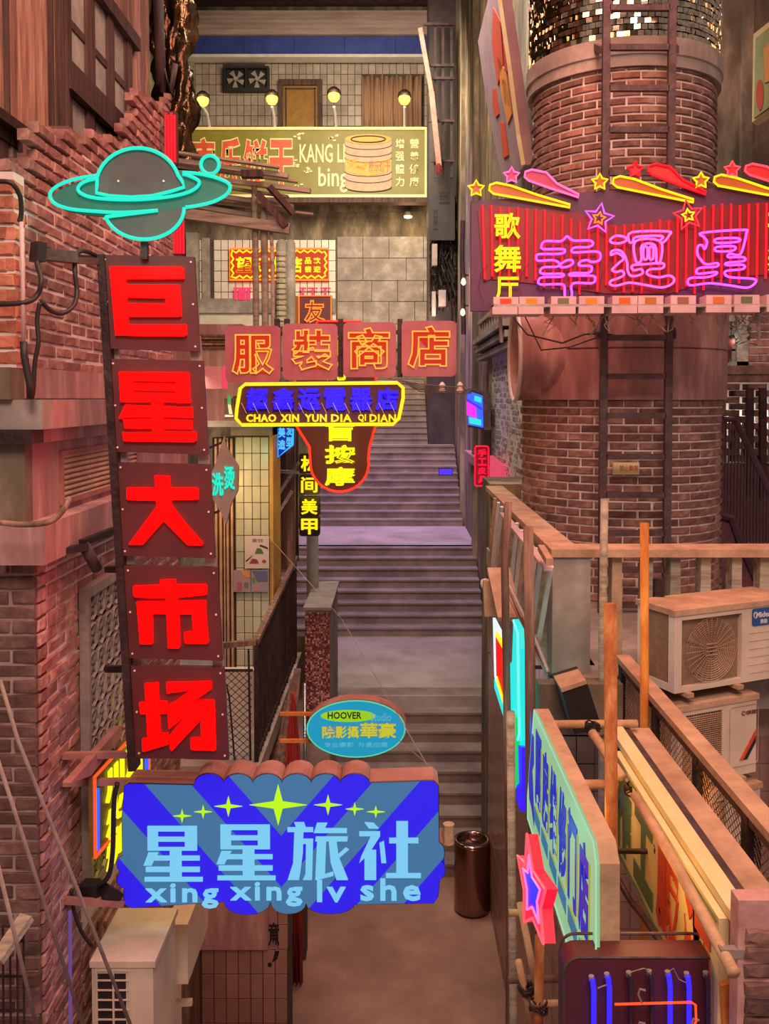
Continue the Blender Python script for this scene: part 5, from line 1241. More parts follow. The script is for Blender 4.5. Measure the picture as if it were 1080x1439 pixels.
# iron grate lower left
t=thing('iron_grille','dark thin iron grille at the bottom left edge before the bricks','grille',P(20,1445,3.7))
for u in (14,24,33,-4,4): 
    b=MB(); b.beam(P(u,1300,3.75),P(u+1,1445,3.75),.007); b.build('bar',METD,t)
for v in (1322,1372,1420):
    b=MB(); b.beam(P(-5,v,3.75),P(34,v,3.75),.008); b.build('bar',METD,t)
# ---- air conditioners
def ac(name,label,loc,rz,wd,hh,dp,brand=None,grille='round',top=True):
    """origin at the front lower left corner, local x along the front, local y to the back"""
    t=thing(name,label,'air conditioner',loc,rz,group='stacked cream air conditioners' if grille!='grid' else None); L=True
    b=MB(); th=.012
    b.box(0,wd,.01,.02,0,hh); 
    b=MB(); b.box(0,wd,.03,dp,0,hh-.03) ; b.build('inner_body',ACD if grille!='grid' else ACW,t,local=True)
    b=MB(); b.box(-.012,wd+.012,-.008,dp+.01,hh-.03,hh); b.build('top_cover',DUST if grille!='grid' else ACW,t,local=True)
    gx0,gx1=(wd*.05,wd*.55); gz0,gz1=hh*.06,hh-.06*hh-.03
    b=MB(); b.box(0,gx0,0,.03,0,hh-.03); b.box(gx1,wd,0,.03,0,hh-.03); b.box(gx0,gx1,0,.03,0,gz0); b.box(gx0,gx1,0,.03,gz1,hh-.03); b.build('front_panel',ACW,t,local=True)
    b=MB(); b.box(0,.035,.03,.06,0,hh-.03); b.box(-.004,0,0,.05,0,hh-.03); b.box(-.004,.0,dp-.04,dp,0,hh-.03); b.box(-.003,.003,.05,dp-.04,0,.04); b.build('side_frame',WHITE if grille!='grid' else ACW,t,local=True)
    gx,gz=(gx0+gx1)/2,(gz0+gz1)/2; rr=min(gx1-gx0,gz1-gz0)/2*.97
    if grille=='round':
        b=MB()
        for k in range(1,15): b.tube([(gx+rr*k/14*math.cos(a),.004,gz+rr*k/14*math.sin(a)) for a in [x*math.pi/16 for x in range(32)]],.0016,3,True)
        for k in range(28):
            a=k*math.pi/14; b.beam((gx+rr*.15*math.cos(a),.004,gz+rr*.15*math.sin(a)),(gx+rr*math.cos(a),.004,gz+rr*math.sin(a)),.002,up=(0,1,0))
        b.build('fan_guard',DUST,t,local=True)
        b=MB()
        for k in range(4): b.box(gx-.035,gx+.035,-.001,.006,gz-.03+k*.02,gz-.025+k*.02)
        b.build('guard_bars',DUST,t,local=True)
        b=MB(); b.lathe([(rr*.3,0),(rr*.3,.02)],(gx,.012,gz),16,'Y'); fb=b.build('fan_hub',ACD,t,local=True)
        for k in range(3):
            a=k*2.094; b=MB(); b.slab([(gx+rr*r_*math.cos(a+s_),.022,gz+rr*r_*math.sin(a+s_)) for r_,s_ in ((.25,0),(.93,-.25),(.95,.7),(.3,.6))],(0,.006,0)); b.build('fan_blade',ACD,t,local=True)
    elif grille=='slats':
        n=int((gz1-gz0)/.011)
        b=MB()
        for k in range(n): b.box(gx0,gx1,.002,.012,gz0+k*.011,gz0+k*.011+.004)
        for k in range(int((gx1-gx0)/.016)): b.box(gx0+k*.016,gx0+k*.016+.003,.006,.012,gz0,gz1)
        b.build('fan_guard',DUST,t,local=True)
        b=MB(); b.lathe([(rr,0),(rr*.95,.01)],(gx,.018,gz),28,'Y'); b.build('fan_disc',METL,t,local=True)
    b=MB()
    for k in range(6): b.box(gx1+wd*.06,wd-wd*.04,-.002,.003,hh*.1+k*hh*.10,hh*.105+k*hh*.10)
    if grille=='round': b.build('pressed_ribs',DUST,t,local=True)
    return t
def actext(t,body,x0,z0,x1,z1,m,ext=.001,y=-.004,**k):
    M=WM[t]; pl=PL(0,0,1,O=M@Vector((0,y,0)),sc_=1.0,U=M.to_3x3()@Vector((1,0,0)))
    return text(body,pl,x0,-z1,x1,-z0,m,t,d=0,ext=ext,name='lettering',**k)
A0_=P(948,975,4.75); t=ac('air_conditioner','upper cream air conditioner with a round grille and blue badge',A0_,math.radians(24),.82,.435,.30)
BB=mat('badge_blue','#1c4a88','#225496',rough=.4,bump=0)
b=MB(); b.slab([(u,-.0005,z) for u,z in rrect(.52,.30,.66,.395,.015)],(0,-.004,0)); b.build('badge',BB,t,local=True)
actext(t,'Midea',.545,.345,.65,.375,WHITE,bold=.02,y=-.006); actext(t,'美的',.575,.31,.625,.335,WHITE,bold=.02,y=-.006)
b=MB(); b.tube([(.543+.014*math.cos(a),-.006,.36+.016*math.sin(a)) for a in [math.radians(x) for x in range(60,300,20)]],.0025,5); b.build('emblem',WHITE,t,local=True)
B0_=P(952,1108,4.74); t=ac('air_conditioner','lower cream air conditioner with a slatted grille and red mark',B0_,math.radians(24),.535,.43,.30,grille='slats')
actext(t,'GREE',.455,.325,.53,.345,MT['brushed_steel'] if False else mat('ink_brown','#6a3038','#6a3038',bump=0),bold=.03)
b=MB(); b.tube([(.44+.011*math.cos(a),-.004,.335+.010*math.sin(a)) for a in [math.radians(x) for x in range(20,340,20)]],.0025,5); b.build('emblem',MT['ink_brown'],t,local=True)
b=MB(); b.slab([(.415,-.001,.08),(.44,-.001,.08),(.53,-.001,.20),(.53,-.001,.235)],(0,-.003,0)); b.build('red_stripe',REDP,t,local=True)
b=MB(); b.slab([(.44,-.001,.08),(.47,-.001,.08),(.53,-.001,.165),(.53,-.001,.20)],(0,-.003,0)); b.build('dark_stripe',BLACK,t,local=True)
b=MB(); b.tube([(u,-.003,z) for u,z in rrect(.345,.05,.545,.375,.02)],.002,4,True); b.build('panel_line',DUST,t,local=True)
C0_=P(958,1235,4.72); t=ac('air_conditioner','third cream air conditioner peeping out under the slatted one',C0_,math.radians(24),.53,.42,.30,grille='slats')
b=MB(); b.box(.36,.50,-.004,.0,.27,.33); b.build('red_label',REDP,t,local=True)
t=thing('equipment_rack','dark steel rack holding the stacked cream air conditioners','rack',(1.75,5,H-2.6))
b=MB()
for (x,y) in ((1.46,5.1),(2.2,5.2)): b.beam((x,y,H-2.5),(x,y,H-1.0),.05)
b.build('leg',METD,t)
def brk(M,x): 
    return M@Vector((x,-.03,-.012)),M@Vector((x,.32,-.012))
for A_,rz in ((A0_,24),(B0_,24),(C0_,24)):
    M=Matrix.Translation(A_)@Matrix.Rotation(math.radians(rz),4,'Z')
    for x in (.08,.42):
        b=MB(); q=brk(M,x); b.beam(q[0],q[1],.04,.022); b.build('foot_bar',DUST,t)
# white left AC
D0=P(131,1445,4.35); zt=P(131,1350,4.35).z
t=ac('air_conditioner','dusty white air conditioner with a square grid grille at lower left',(D0.x,4.35,zt-.55),0,.29,.55,.45,grille='grid')
b=MB()
for k in range(11): b.box(.02,.185,-.006,.0,.02+k*.048,.026+k*.048)
for x in (.02,.10,.18): b.box(x-.004,x+.004,-.008,.002,.02,.51)
b.build('grid',ACW,t,local=True)
b=MB(); b.box(.02,.185,.002,.012,.02,.51); b.build('dark_opening',BLACK,t,local=True)
b=MB(); b.box(P(236,1330,5).x,P(236,1330,5).x+.12,4.95,5.5,zv(1375,5.0),zv(1292,5.0)); q=b.build('air_conditioner_box',ACW); tag(q,'second pale casing mounted behind the dusty white air conditioner','air conditioner')
for v,l_ in ((1365,'upper'),(1410,'lower')):
    b=MB(); b.beam(P(240,v,5.2),P(270,v-2,5.2),.03); q=b.build('wall_bracket',ACW); tag(q,l_+' of two pale bracket ends beside the white air conditioner','bracket','bracket ends beside the white air conditioner')
# tiled low wall bottom
TY=7.5
tw=thing('wall_lower_tiled','dim tiled wall with stained concrete top below the hotel lightbox','wall',P(340,1439,TY),kind='structure')
b=MB(); b.box(P(280,1380,TY).x,P(406,1380,TY).x,TY+.008,TY+.25,0,zv(1335,TY)); b.build('core',GROUT,tw)
b=MB(); b.box(P(280,1380,TY).x,P(377,1380,TY).x,TY-.03,TY+.25,zv(1332,TY),zv(1255,TY)); b.build('concrete_top',CONCP,tw)
b=MB(); b.box(P(377,1380,TY).x,P(407,1380,TY).x,TY+.008,TY+.25,zv(1335,TY),zv(1255,TY)); b.build('core_end',GROUT,tw)
p=PL(340,1380,TY); tile_grid(tw,p,282,1332,17.6,36,7,6,TILEM,gap=1,d=.0); tile_grid(tw,p,377,1260,14.6,36,2,2,TILEM,gap=1)
BRS=mat('brush_ink','#15100e','#15100e',bump=0)
text('意',p,378,1292,394,1327,BRS,tw,d=.008,ext=.002,bold=.02,name='brush_writing'); 
b=MB(); p.poly(b,[(388,1334),(394,1333),(391,1345),(383,1351)],.007,.009); p.poly(b,ell(380,1354,3,3.4,10),.007,.009); b.build('brush_mark',BRS,tw)
b=MB(); b.box(P(200,1380,TY).x,P(281,1380,TY).x,TY-.4,TY+.2,0,H-3.2); b.build('wood_clad_return',WOOD,tw)
t=MB(); t.box(P(408,1300,8.9).x,P(432,1300,8.9).x,8.7,8.9,0,H-3.9); q=t.build('dark_post',WOODD); tag(q,'short dark post at the left edge of the floor behind the lightbox','post')
b=MB(); b.box(-4.5,-1.12,9.9,10.0,0,H-3.2); b.build('wall_under_walkway',CONCP,kind='structure')
# ================= RIGHT NEAR =================
# terrace parapet
tp=thing('terrace_parapet','concrete terrace parapet with flat coping, corner pier and stub posts','parapet',(1.5,5.4,H-1.6),kind='structure')
b=MB(); b.slab([(.90,5.3,H-.915),(3.0,5.3,H-.915),(3.0,5.52,H-.915),(1.07,5.52,H-.915),(1.07,9.2,H-.915),(.90,9.2,H-.915)],(0,0,.045)); b.build('coping',DUST,tp)
b=MB(); b.box(.91,1.13,5.32,5.5,H-1.6,H-.915); b.build('corner_pier',CONC,tp)
for u in (870,914,953,996,1040,1080):
    x=P(u,0,5.42).x; b=MB(); b.slab([(x-.035,5.36,H-1.6),(x+.035,5.36,H-1.6),(x+.028,5.36,H-.915),(x-.028,5.36,H-.915)],(0,.1,0)); b.build('stub_post',WOODG if u>900 else DUST,tp)
for k in range(7):
    y=5.9+k*.52; b=MB(); b.box(.93,1.0,y,y+.08,H-1.6,H-.915); b.build('stub_post',WOODG,tp)
# leaning white battens on the side
t=thing('batten_rack','row of pale wooden battens leaning on the outside of the parapet','battens',(.88,6.5,H-1.75))
for k,(u0,v0,u1,v1) in enumerate(((695,700,688,800),(700,706,690,810),(705,712,693,820),(710,722,697,830),(726,735,716,838),(733,745,722,850),(738,752,727,856),(752,770,742,868),(760,780,748,880),(768,790,752,890),(774,796,757,898))):
    x=.87; b=MB(); b.beam(PX(u0,v0,x),PX(u1,v1,x-.02)+Vector((0,0,0)),.025,.02); b.build('batten',WHITE if k%3 else DUST,t)
b=MB(); b.beam(PX(706,722,.84),PX(770,800,.84),.05,.02); b.build('cross_board',MT['transformer_pink'],t)
b=MB(); b.beam(P(760,770,5.2),P(772,790,4.6),.035); b.build('box_tube',DUST,t)
b=MB(); b.beam(P(688,815,6.6),P(690,865,6.6),.1,.05); b.beam(P(700,800,6.5),P(716,870,6.0),.16,.03); q=b.build('wooden_board',DUST); tag(q,'pale board tied below the leaning battens','board')
t=thing('globe_lamp','white globe lamp with dark cap beside the stair landing','lamp',P(683,830,7.2))
b=MB(); b.lathe([(.005,-.05),(.035,-.035),(.05,0),(.04,.035),(.01,.045)],P(683,821,7.2),16); b.build('globe',WHITE,t,smooth=True)
b=MB(); b.tube([P(683,812,7.2),P(690,805,7.2),P(700,815,7.2)],.014,6); b.build('cable_arm',CAB,t)
b=MB(); b.tube([P(685,820,7.0),P(686,870,7.0),P(686,915,7.0),P(688,918,7.0)],.01,6); q=b.build('thin_rod',METG,smooth=True); tag(q,'thin grey rod hanging below the white globe lamp','rod')
for i,(pts_) in enumerate(([(715,822,6),(728,850,5.8),(752,900,5.4),(770,945,5.2)],[(712,830,6),(735,880,5.7),(760,930,5.3),(772,952,5.2)])):
    cable('drain_hose',('upper','lower')[i]+' grey hose sagging along the terrace side to the pier foot',[P(*q) for q in pts_],.013,MT['red_brown_bar'] if i else METG,'hose')
cable('pier_cable','black cable running along the foot of the corner pier',[P(770,948,5.1),P(800,956,5.1),P(850,956,5.1),P(880,950,5.1)],.012,CAB)
# poles
def pole(label,pts,r,m,name='scaffold_pole',cat='pole'):
    q_=[P(*q) for q in pts]
    if abs(pts[0][0]-pts[-1][0])<9 and pts[-1][1]>=1290: q_.append(Vector((q_[-1].x,q_[-1].y,0)))
    b=MB(); b.tube(q_,r,12); o=b.build(name,m,smooth=True); tag(o,label,cat,'scaffold poles on the right side'); return o
pole('thick rusty upright scaffold pole right of the green signboard',[(857,848,3.6),(860,1439,3.55)],.0255,RUST)
pole('yellow-orange upright scaffold pole in front of the cream air conditioner',[(905,735,4.4),(905,1200,4.4),(904,1439,4.4)],.0215,YELP)
pole('slim grey upright pole behind the thick rusty one',[(849,701,4.9),(846,900,4.9),(845,1439,4.9)],.021,WOODG)
pole('rough brown upright pole right of the leaning battens',[(742,740,4.3),(744,900,4.3),(745,1100,4.3),(748,1439,4.3)],.024,WOOD)
pole('dark knotty upright pole left of the rough brown one',[(714,706,5.0),(709,800,5.0),(712,1000,5.0),(716,1290,5.0)],.021,WOOD)
pole('olive upright pole left of the red star',[(717,1000,4.4),(721,1439,4.4)],.020,WOODG)
pole('long leaning dusty pipe running down over the red character board',[(892,1118,3.3),(948,1212,2.95),(1031,1368,2.5)],.018,PIPE)
pole('short leaning dusty pipe above the dark loudspeaker box',[(832,1030,4.05),(873,1092,3.75)],.020,PIPE)
pole('upper horizontal dusty pipe beside the dark loudspeaker box',[(775,1018,4.2),(895,1017,4.2)],.019,PIPE)
pole('middle horizontal dusty pipe crossing behind both orange poles',[(812,1102,3.9),(960,1102,3.9)],.019,PIPE)
pole('thin dark bar tied to the leaning dusty pipe',[(866,1196,3.5),(955,1197,3.4)],.010,METD)
pole('cut bamboo pole below the red star',[(758,1315,3.3),(756,1439,3.3)],.017,RUST)
pole('pale diagonal bamboo left of the cut bamboo pole',[(730,1268,3.5),(752,1380,3.4),(760,1445,3.4)],.013,PIPE)
pole('lower diagonal bamboo at the bottom edge of the frame',[(728,1350,3.4),(748,1445,3.4)],.013,PIPE)
pole('horizontal bamboo behind the tip of the red star',[(715,1283,3.6),(800,1281,3.6)],.014,PIPE)
pole('dark horizontal bamboo level with the blue tubes',[(714,1377,3.5),(800,1375,3.5)],.014,WOOD)
pole('bottom horizontal bamboo stub beside the blue tube sign',[(745,1411,3.3),(800,1409,3.3)],.012,PIPE)
for i,(u,v,Y) in enumerate(((832,1022,4.1),(888,1108,3.7),(905,1124,4.3),(740,1388,3.4),(932,1195,3.35),(756,1414,3.3))):
    b=MB()
    for k in range(5):
        a=R.uniform(0,3); c=P(u,v,Y)
        b.tube([c+Vector((.032*math.cos(x+a),.032*math.sin(x+a)*.8,.012*math.sin(x*2+k)+(k-2)*.006)) for x in [j*math.pi/5 for j in range(10)]],.0045,4,True)
    for k in range(4): b.tube([P(u,v,Y),P(u+R.uniform(-9,9),v+R.uniform(-9,9),Y-.03)],.003,4)
    q=b.build('wire_tie',METD); tag(q,('rusty wire tie on the upper horizontal pipe','rusty wire tie at the top of the long leaning pipe','rusty wire tie around the yellow-orange pole','rusty wire tie on the dark horizontal bamboo','wire tie on the thin dark bar','wire tie at the foot of the cut bamboo pole')[i],'wire tie','wire ties on the scaffold poles')
b=MB(); b.box(P(692,1200,9.5).x,P(713,1200,9.5).x,9.4,9.6,0,H-3.0); q=b.build('timber_post',WOODD); tag(q,'dark rough timber post right of the litter bin','post')
# mesh railing
mr=thing('mesh_railing','brown slanting railing with dusty handrail and diamond mesh infill','railing',(1.25,4.2,H-2.1))
XR=1.25
def rl(y,z): return Vector((XR,y,z))
ya,yb=5.05,2.7
b=MB(); b.beam(rl(ya,H-1.425),rl(yb,H-1.425),.075,.03); b.build('handrail',DUST,mr)
b=MB(); b.beam(rl(ya,H-1.46),rl(yb,H-1.46),.045,.05); b.beam(rl(ya,H-1.83),rl(yb,H-1.83),.05,.03); b.beam(rl(ya,H-2.12),rl(yb,H-2.12),.05,.03); b.build('rail',METL,mr)
for y in (5.0,4.35,3.74,3.2,2.75):
    b=MB(); b.beam(rl(y,H-2.14),rl(y,H-1.45),.05,.06); b.build('post',METD,mr)
b=MB(); diamond(b,rl(ya,H-2.12),rl(yb,H-2.12)-rl(ya,H-2.12),Vector((0,0,.66)),64,20,.0022); b.build('mesh',DUST,mr,kind='stuff')
# yellowish backing panel behind mesh
point('mesh_fill',(XR+.15,3.6,H-1.55),2.5,'#ffb050',.05)  # unseen warm point added to light the panel behind the mesh
b=MB(); b.box(XR+.22,XR+.24,2.6,4.6,H-2.6,H-1.95); q=b.build('panel_behind_mesh',mat('ochre_panel','#9a7428','#b88c38',rough=.8)); tag(q,'ochre panel behind the diamond mesh railing','panel')
cable('mesh_hose','dark hose hooked along the slanting mesh railing',[P(925,1070,4.0),P(945,1100,3.9),P(975,1160,3.6),P(1010,1200,3.3),P(1050,1225,3.1),P(1065,1270,3.05)],.011,METL,'hose')
# planks at its foot and painted board
t=thing('foot_planks','dusty boards laid along the foot of the mesh railing','boards',(1.1,3.6,H-1.75))
point('signboard_fill',(.80,3.6,H-1.6),1.6,'#ffc070',.08); point('signboard_fill',(.78,2.95,H-1.6),1.5,'#ffc070',.08)  # two bare warm fill points added to brighten the painted signboard
for k,(x0,x1,z,m_) in enumerate(((.98,1.04,1.50,CREAM),(1.045,1.075,1.51,METL),(1.08,1.18,1.53,DUST),(1.19,1.24,1.62,WOOD))):
    b=MB(); b.box(x0,x1,2.64,4.25,H-z-.03,H-z); b.build('board',m_,t)
pt=thing('painted_signboard','cream slanting signboard with green and red painted characters','sign',(.96,3.3,H-2.0))
XS=.955
b=MB(); b.box(XS,XS+.03,2.68,3.98,H-1.96,H-1.535); b.build('board',CREAM,pt)
ppz=PL(0,0,1,O=(XS-.002,3.98,H-1.535),sc_=.01,U=(0,-1,0))
for i,(c_,m_) in enumerate((('作',GREENP),('工',GREENP),('服',REDP),('装',REDP))): text(c_,ppz,3+i*31.8,4,30+i*31.8,37,m_,pt,d=.001,ext=.002,bold=.06)
b=MB(); ppz.rect(b,0,39.3,129,39.9,0,.003); ppz.rect(b,0,40.8,129,41.2,0,.003); ppz.rect(b,0,1.4,129,1.9,0,.003); b.build('painted_lines',GREENP,pt)
pf_=PL(1026,1410,2.66); b=MB(); pf_.poly(b,[(1012,1385),(1040,1375),(1040,1445),(1016,1445)],-.03,0); q=b.build('orange_offcut',mat('offcut_orange','#d8602c','#e6b050',scale=5,rough=.5)); tag(q,'orange and yellow painted offcut beside the brick pier','board')
cable('thick_cord','thick dark cord sagging under the painted signboard',[P(868,1235,3.6),P(885,1265,3.5),P(905,1290,3.3),P(925,1320,3.0),P(945,1340,2.9)],.012,METD)
# dark speaker box
t=thing('loudspeaker_box','tilted black loudspeaker box below the corner pier','speaker',P(815,1030,4.6))
b=MB(); b.slab([P(788,968,4.6),P(824,957,4.6),P(846,1025,4.6),P(806,1032,4.6)],(0,.26,0)); b.build('case',BLACK,t)
b=MB(); b.slab([P(787,967,4.59),P(823,956,4.59),P(825,961,4.59),P(789,973,4.59)],(0,.2,0)); b.build('top_edge',DUST,t)
b=MB(); b.box(P(760,0,4.9).x,P(880,0,4.9).x,4.85,4.95,zv(1028,4.9),zv(958,4.9)); q=b.build('rear_wall_panel',CONCD); tag(q,'dull grey panel behind the loudspeaker box','panel')
# green/blue lit signboard (faces left)
XG=.62; t=thing('green_lit_signboard','pale green lit signboard with blue painted characters facing the alley','sign',(XG,3.6,H-1.95))
go=[(750,998),(833,1182),(837,1215),(837,1345),(802,1345),(741,1150),(741,1120)]
b=MB(); b.slab([PX(u,v,XG) for u,v in go],(.012,0,0)); b.build('face',em('face_pale_green','#a8d8a0',.72),t)
y_=lambda u: XG*F/(u-CX)
b=MB(); b.slab([PX(u,v,XG+.012) for u,v in ((749,996),(834,1181),(839,1214),(839,1350),(800,1350),(740,1150),(740,1120))],(.07,0,0)); b.build('casing',DUST,t)
b=MB(); b.tube([PX(u,v,XG-.002) for u,v in go],.0028,6,True); b.build('edge_tube',em('tube_mint','#b0f0c8',.8),t)
pg=PL(0,0,1,O=(XG-.001,4.25,H-1.38),sc_=.01,U=(0,-1,0))
GB=em('print_blue','#2030c8',.7)
for i,c_ in enumerate('厨房维修门店'): text(c_,pg,22+i*19.3,7,38+i*19.3,40,GB,t,d=.0,ext=.002,bold=.035)
b=MB()
pg.poly(b,[(2,38),(4,27),(8,24),(6,14),(9,4),(12,13),(17,13),(18,25),(13,30),(15,34),(20,52),(12,47),(6,46)],0,.003); b.build('crane_print',GB,t)
for i in range(6):
    b=MB(); pg.rect(b,20+i*20,43,36+i*20,49,0,.002); b.build('print_bar',em('print_teal','#3a88b8',.6) if 'print_teal' not in MT else MT['print_teal'],t)
YP=em('print_yellow','#b8c040',.7)
for i in range(6):
    b=MB(); pg.rect(b,24+i*20,41,33+i*20,42.3,0,.003); pg.poly(b,[(38.6+i*19.3,10),(40+i*19.3,10),(40+i*19.3,38),(38.6+i*19.3,38)],0,.003); b.build('print_accent',YP,t)
point('green_glow',(XG-.3,3.6,H-1.7),2,'#90ffb0',.15)
# star
XST=.47; t=thing('red_star_neon','red neon star with a blue centre hanging by the bamboo poles','sign',(XST,3.2,H-1.9))
so=[(742,1172),(748,1215),(765,1252),(761,1282),(763,1325),(751,1292),(742,1278),(736,1300),(735,1262),(728,1207),(738,1212)]
so=[(740,1172),(748,1222),(766,1250),(759,1277),(763,1326),(748,1290),(736,1296),(736,1250),(727,1202),(738,1212)]
def inset(pts,k): cx_=sum(p_[0] for p_ in pts)/len(pts); cy_=sum(p_[1] for p_ in pts)/len(pts); return [(cx_+(u-cx_)*k,cy_+(v-cy_)*k) for u,v in pts]
b=MB(); b.slab([PX(u,v,XST) for u,v in so],(.04,0,0)); b.build('face',em('star_red','#ff1838',1.0),t)
b=MB(); b.slab([PX(u,v,XST-.008) for u,v in inset(so,.5)],(.006,0,0)); b.build('centre',NBL,t)
b=MB(); b.tube([PX(u,v,XST-.012) for u,v in inset(so,.62)],.004,6,True); b.build('inner_tube',NPINK,t)
b=MB(); b.tube([PX(u,v,XST-.004) for u,v in so],.005,6,True); b.build('outer_tube',em('tube_salmon','#ff5060',1.3),t)
# cyan arrow and white-red board
XC=.66; t=thing('cyan_arrow_neon','narrow cyan, green and blue arrow-shaped neon board seen edge on','sign',(XC,4.9,H-2.1))
for n_,q,m_ in (('cyan_board',[(721,870),(728,884),(729,905),(731,912),(731,990),(733,1040),(722,1080),(719,1052),(715,1046),(713,935),(719,930)],NCYF),('green_board',[(716,1000),(724,1010),(726,1100),(720,1108),(717,1060)],NGR),('blue_board',[(724,1045),(733,1050),(733,1130),(731,1140),(725,1125)],NBL)):
    b=MB(); b.slab([PX(u,v,XC-(0 if n_[0]=='c' else .02 if n_[0]=='g' else .01)) for u,v in q],(.03,0,0)); b.build(n_,m_,t)
b=MB(); b.tube([PX(u,v,XC-.01) for u,v in ((721,872),(727,890),(729,1030),(722,1070))],.006,6); b.build('tube',em('tube_ice','#70ffff',1.5),t)
XW=.72; t=thing('red_white_neon_board','white-edged red neon board with yellow stripes beside the landing','sign',(XW,6,H-2))
b=MB(); b.beam((XW+.01,5.8,H-1.7),(1.0,5.8,H-1.7),.02); b.build('wall_arm',METD,t)
for n_,q,m_,o_ in (('frame',[(692,868),(709,902),(709,1012),(694,950)],em('lit_white','#e8f8ff',1.0),0),('red_face',[(696,895),(707,915),(707,985),(697,950)],NRED,-.012),('yellow_stripe',[(696,888),(707,908),(707,914),(696,894)],NYEL,-.02),('yellow_stripe',[(697,950),(707,985),(707,992),(697,957)],NYEL,-.02),('teal_edge',[(694,954),(709,1000),(709,1014),(694,966)],NCYF,-.006)):
    b=MB(); b.slab([PX(u,v,XW+o_) for u,v in q],(.02,0,0)); b.build(n_,m_,t)
point('arrow_glow',(.45,5.2,H-1.8),2,'#30e8e0',.1)
# blue tube sign lower right
YB=2.75; pb=PL(900,1400,YB); t=thing('tube_signbox','dark maroon rounded signbox with blue neon tubes at the bottom','sign',P(900,1470,YB))
b=MB(); pb.poly(b,rrect(790,1343,1014,1500,22,6),-.09,0); b.build('case',MAROON,t)
b=MB(); ptube(b,pb,rrect(790,1343,1014,1500,22,6),.0045,.0,True); ptube(b,pb,rrect(792,1336,1012,1500,22,6),.0045,-.10,True); b.build('edge_trim',METL,t)
for u,v,on in ((826,1363,1),(848,1359,1),(879,1357,0),(908,1355,0),(934,1356,1),(961,1358,1),(988,1357,0)):
    b=MB(); ptube(b,pb,[(u,v,)]+[(u+1,v+3),(u+3,v+20),(u+3.5,1490)],.0078,.035,n=8); b.build('blue_tube' if on else 'unlit_tube',NBLT if on else TUBEOFF,t,smooth=True)
    b=MB(); ptube(b,pb,[(u-.5,v-2),(u+.2,v+4)],.0085,.03,n=8); b.build('tube_cap',METG,t)
b=MB(); ptube(b,pb,[(857,1396),(965,1393),(971,1397),(972,1420),(968,1432),(955,1438),(858,1440)],.0035,.05); b.build('red_tube',NORR,t)
b=MB()
for u,v in ((892,1382),(892,1430),(968,1425)): ptube(b,pb,[(u+8,v-6),(u,v-8),(u-2,v),(u+4,v+14)],.0035,.05)
ptube(b,pb,[(853,1372),(842,1376),(835,1379)],.002,.03); ptube(b,pb,[(880,1356),(900,1350),(908,1353)],.0015,.03); ptube(b,pb,[(934,1356),(942,1350),(950,1366),(962,1372)],.0015,.03)
b.build('tube_holder',METG,t)
b=MB(); b.beam(P(1010,1337,2.57),P(1045,1338,2.57),.025); q=b.build('support_arm',METG); tag(q,'grey support arm between the tube signbox and brick pier','bracket')
# brick pier lower right
YPR=2.55; bp=thing('brick_pier','whitewashed crumbling brick pier at the lower right corner','pier',P(1060,1439,YPR))
x0=P(1040,1350,YPR).x; zt=zv(1278,YPR)
b=MB(); b.box(x0-.004,x0+.6,YPR+.010,YPR+.07,zt-.6,zt+.02); b.build('mortar_core',mat('lime_mortar','#b08078','#cfa59c',rough=.95),bp)
brick_wall(bp,(x0+.008,YPR,zt-.455),(1,0,0),.5,.449,BRICKD,N=(0,-1,0),out=.004,gap=.014,pitch=.05,bl=.18)
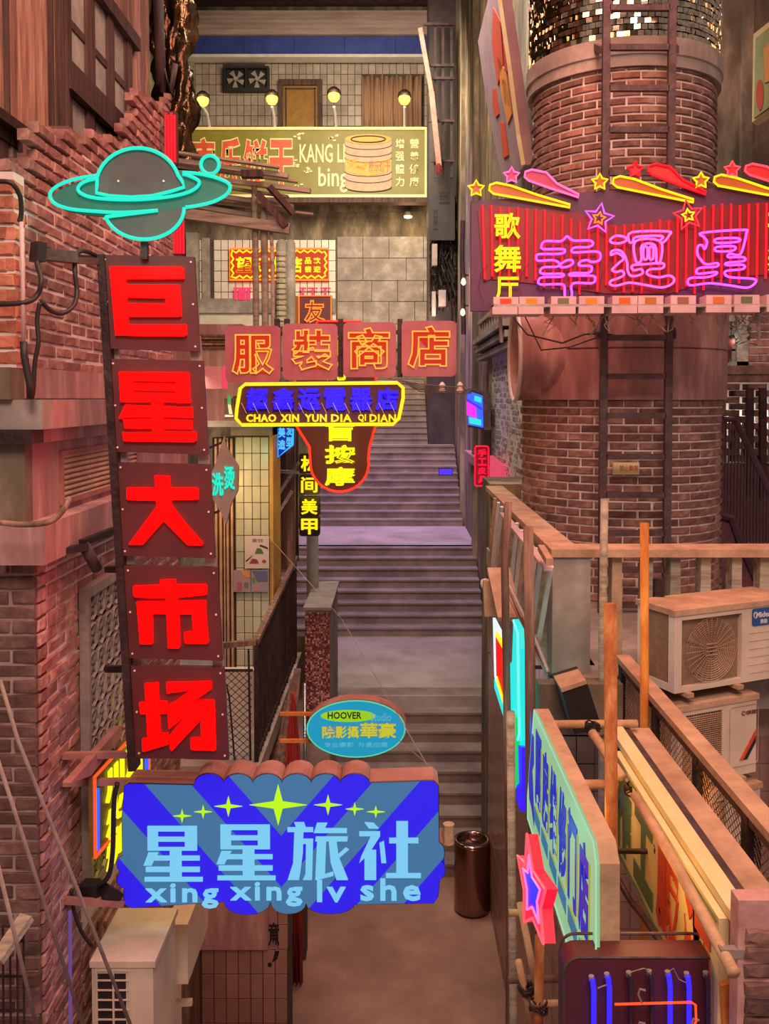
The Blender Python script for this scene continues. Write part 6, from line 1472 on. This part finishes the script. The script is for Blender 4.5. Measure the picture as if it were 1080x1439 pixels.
# dark stair railing right behind
t=thing('stair_railing','dark purple barred stair railing on the far right behind the parapet','railing',P(1040,850,7.6))
p=PL(1040,700,7.6)
DPU=mat('plum_metal','#33202c','#4a3040',rough=.6,metal=.2)
tr=[(1006,588),(1032,590),(1052,632),(1100,730)]
b=MB(); b.tube([p(u,v) for u,v in tr],.028,6); b.build('top_rail',DPU,t)
b=MB(); b.tube([p(u,v) for u,v in ((1006,722),(1028,728),(1040,760),(1080,850),(1110,915))],.035,6); b.build('string_rail',DPU,t)
def lerp_poly(tr,u):
    for (a,va),(c_,vc) in zip(tr,tr[1:]):
        if a<=u<=c_: return va+(vc-va)*(u-a)/(c_-a)
    return tr[-1][1]
for i in range(20):
    u=1009+i*4.6; b=MB(); b.beam(p(u,lerp_poly(tr,u)),p(u,lerp_poly([(1006,722),(1028,728),(1040,760),(1080,850),(1110,915)],u)),.012); b.build('bar',DPU,t)
b=MB(); p.poly(b,[(1006,725),(1030,730),(1045,765),(1120,930),(1006,930)],-.4,-.03); b.build('stair_side',mat('plum_wall','#4a2c34','#6b4248',rough=.8),t)
for i,u in enumerate((1053,1071)):
    b=MB(); b.beam(P(u,545,9.0),P(u,700,9.0),.06); q=b.build('slim_dark_post',METD); tag(q,('left','right')[i]+' of two slim dark posts before the brick lattice','post','slim dark posts before the brick lattice')
# plant
pc_=P(1013,510,9.9); t=thing('potted_plant','small leafy plant in a terracotta pot on the window ledge','plant',pc_)
b=MB(); b.lathe([(.08,0),(.12,.2),(.135,.2),(.135,.25),(.11,.25)],pc_,16); b.build('pot',mat('terracotta','#7a3028','#96443a'),t,smooth=True)
b=MB()
for k in range(60):
    a=R.uniform(0,6.28); r=R.uniform(.02,.3); c=pc_+Vector((r*math.cos(a)*1.3+.06,r*math.sin(a)*.6,.27+R.uniform(0,.28)-r*.3)); q=Matrix.Rotation(R.uniform(0,6.28),3,'Z')@Matrix.Rotation(R.uniform(-.8,.8),3,'X')
    b.slab([c+q@Vector(x) for x in ((0,-.06,0),(.025,0,0),(0,.06,0),(-.025,0,0))],(0,0,.004))
b.build('leaves',mat('leaf_dark','#2a2c1e','#4c5038',rough=.6,bump=0),t,kind='stuff')
# stack outline behind lattice: dark side rooms
b=MB(); b.box(3.1,6,8.2,10.4,H-1.6,H-1.55) ; q=b.build('rear_terrace_floor',CONC,kind='structure')
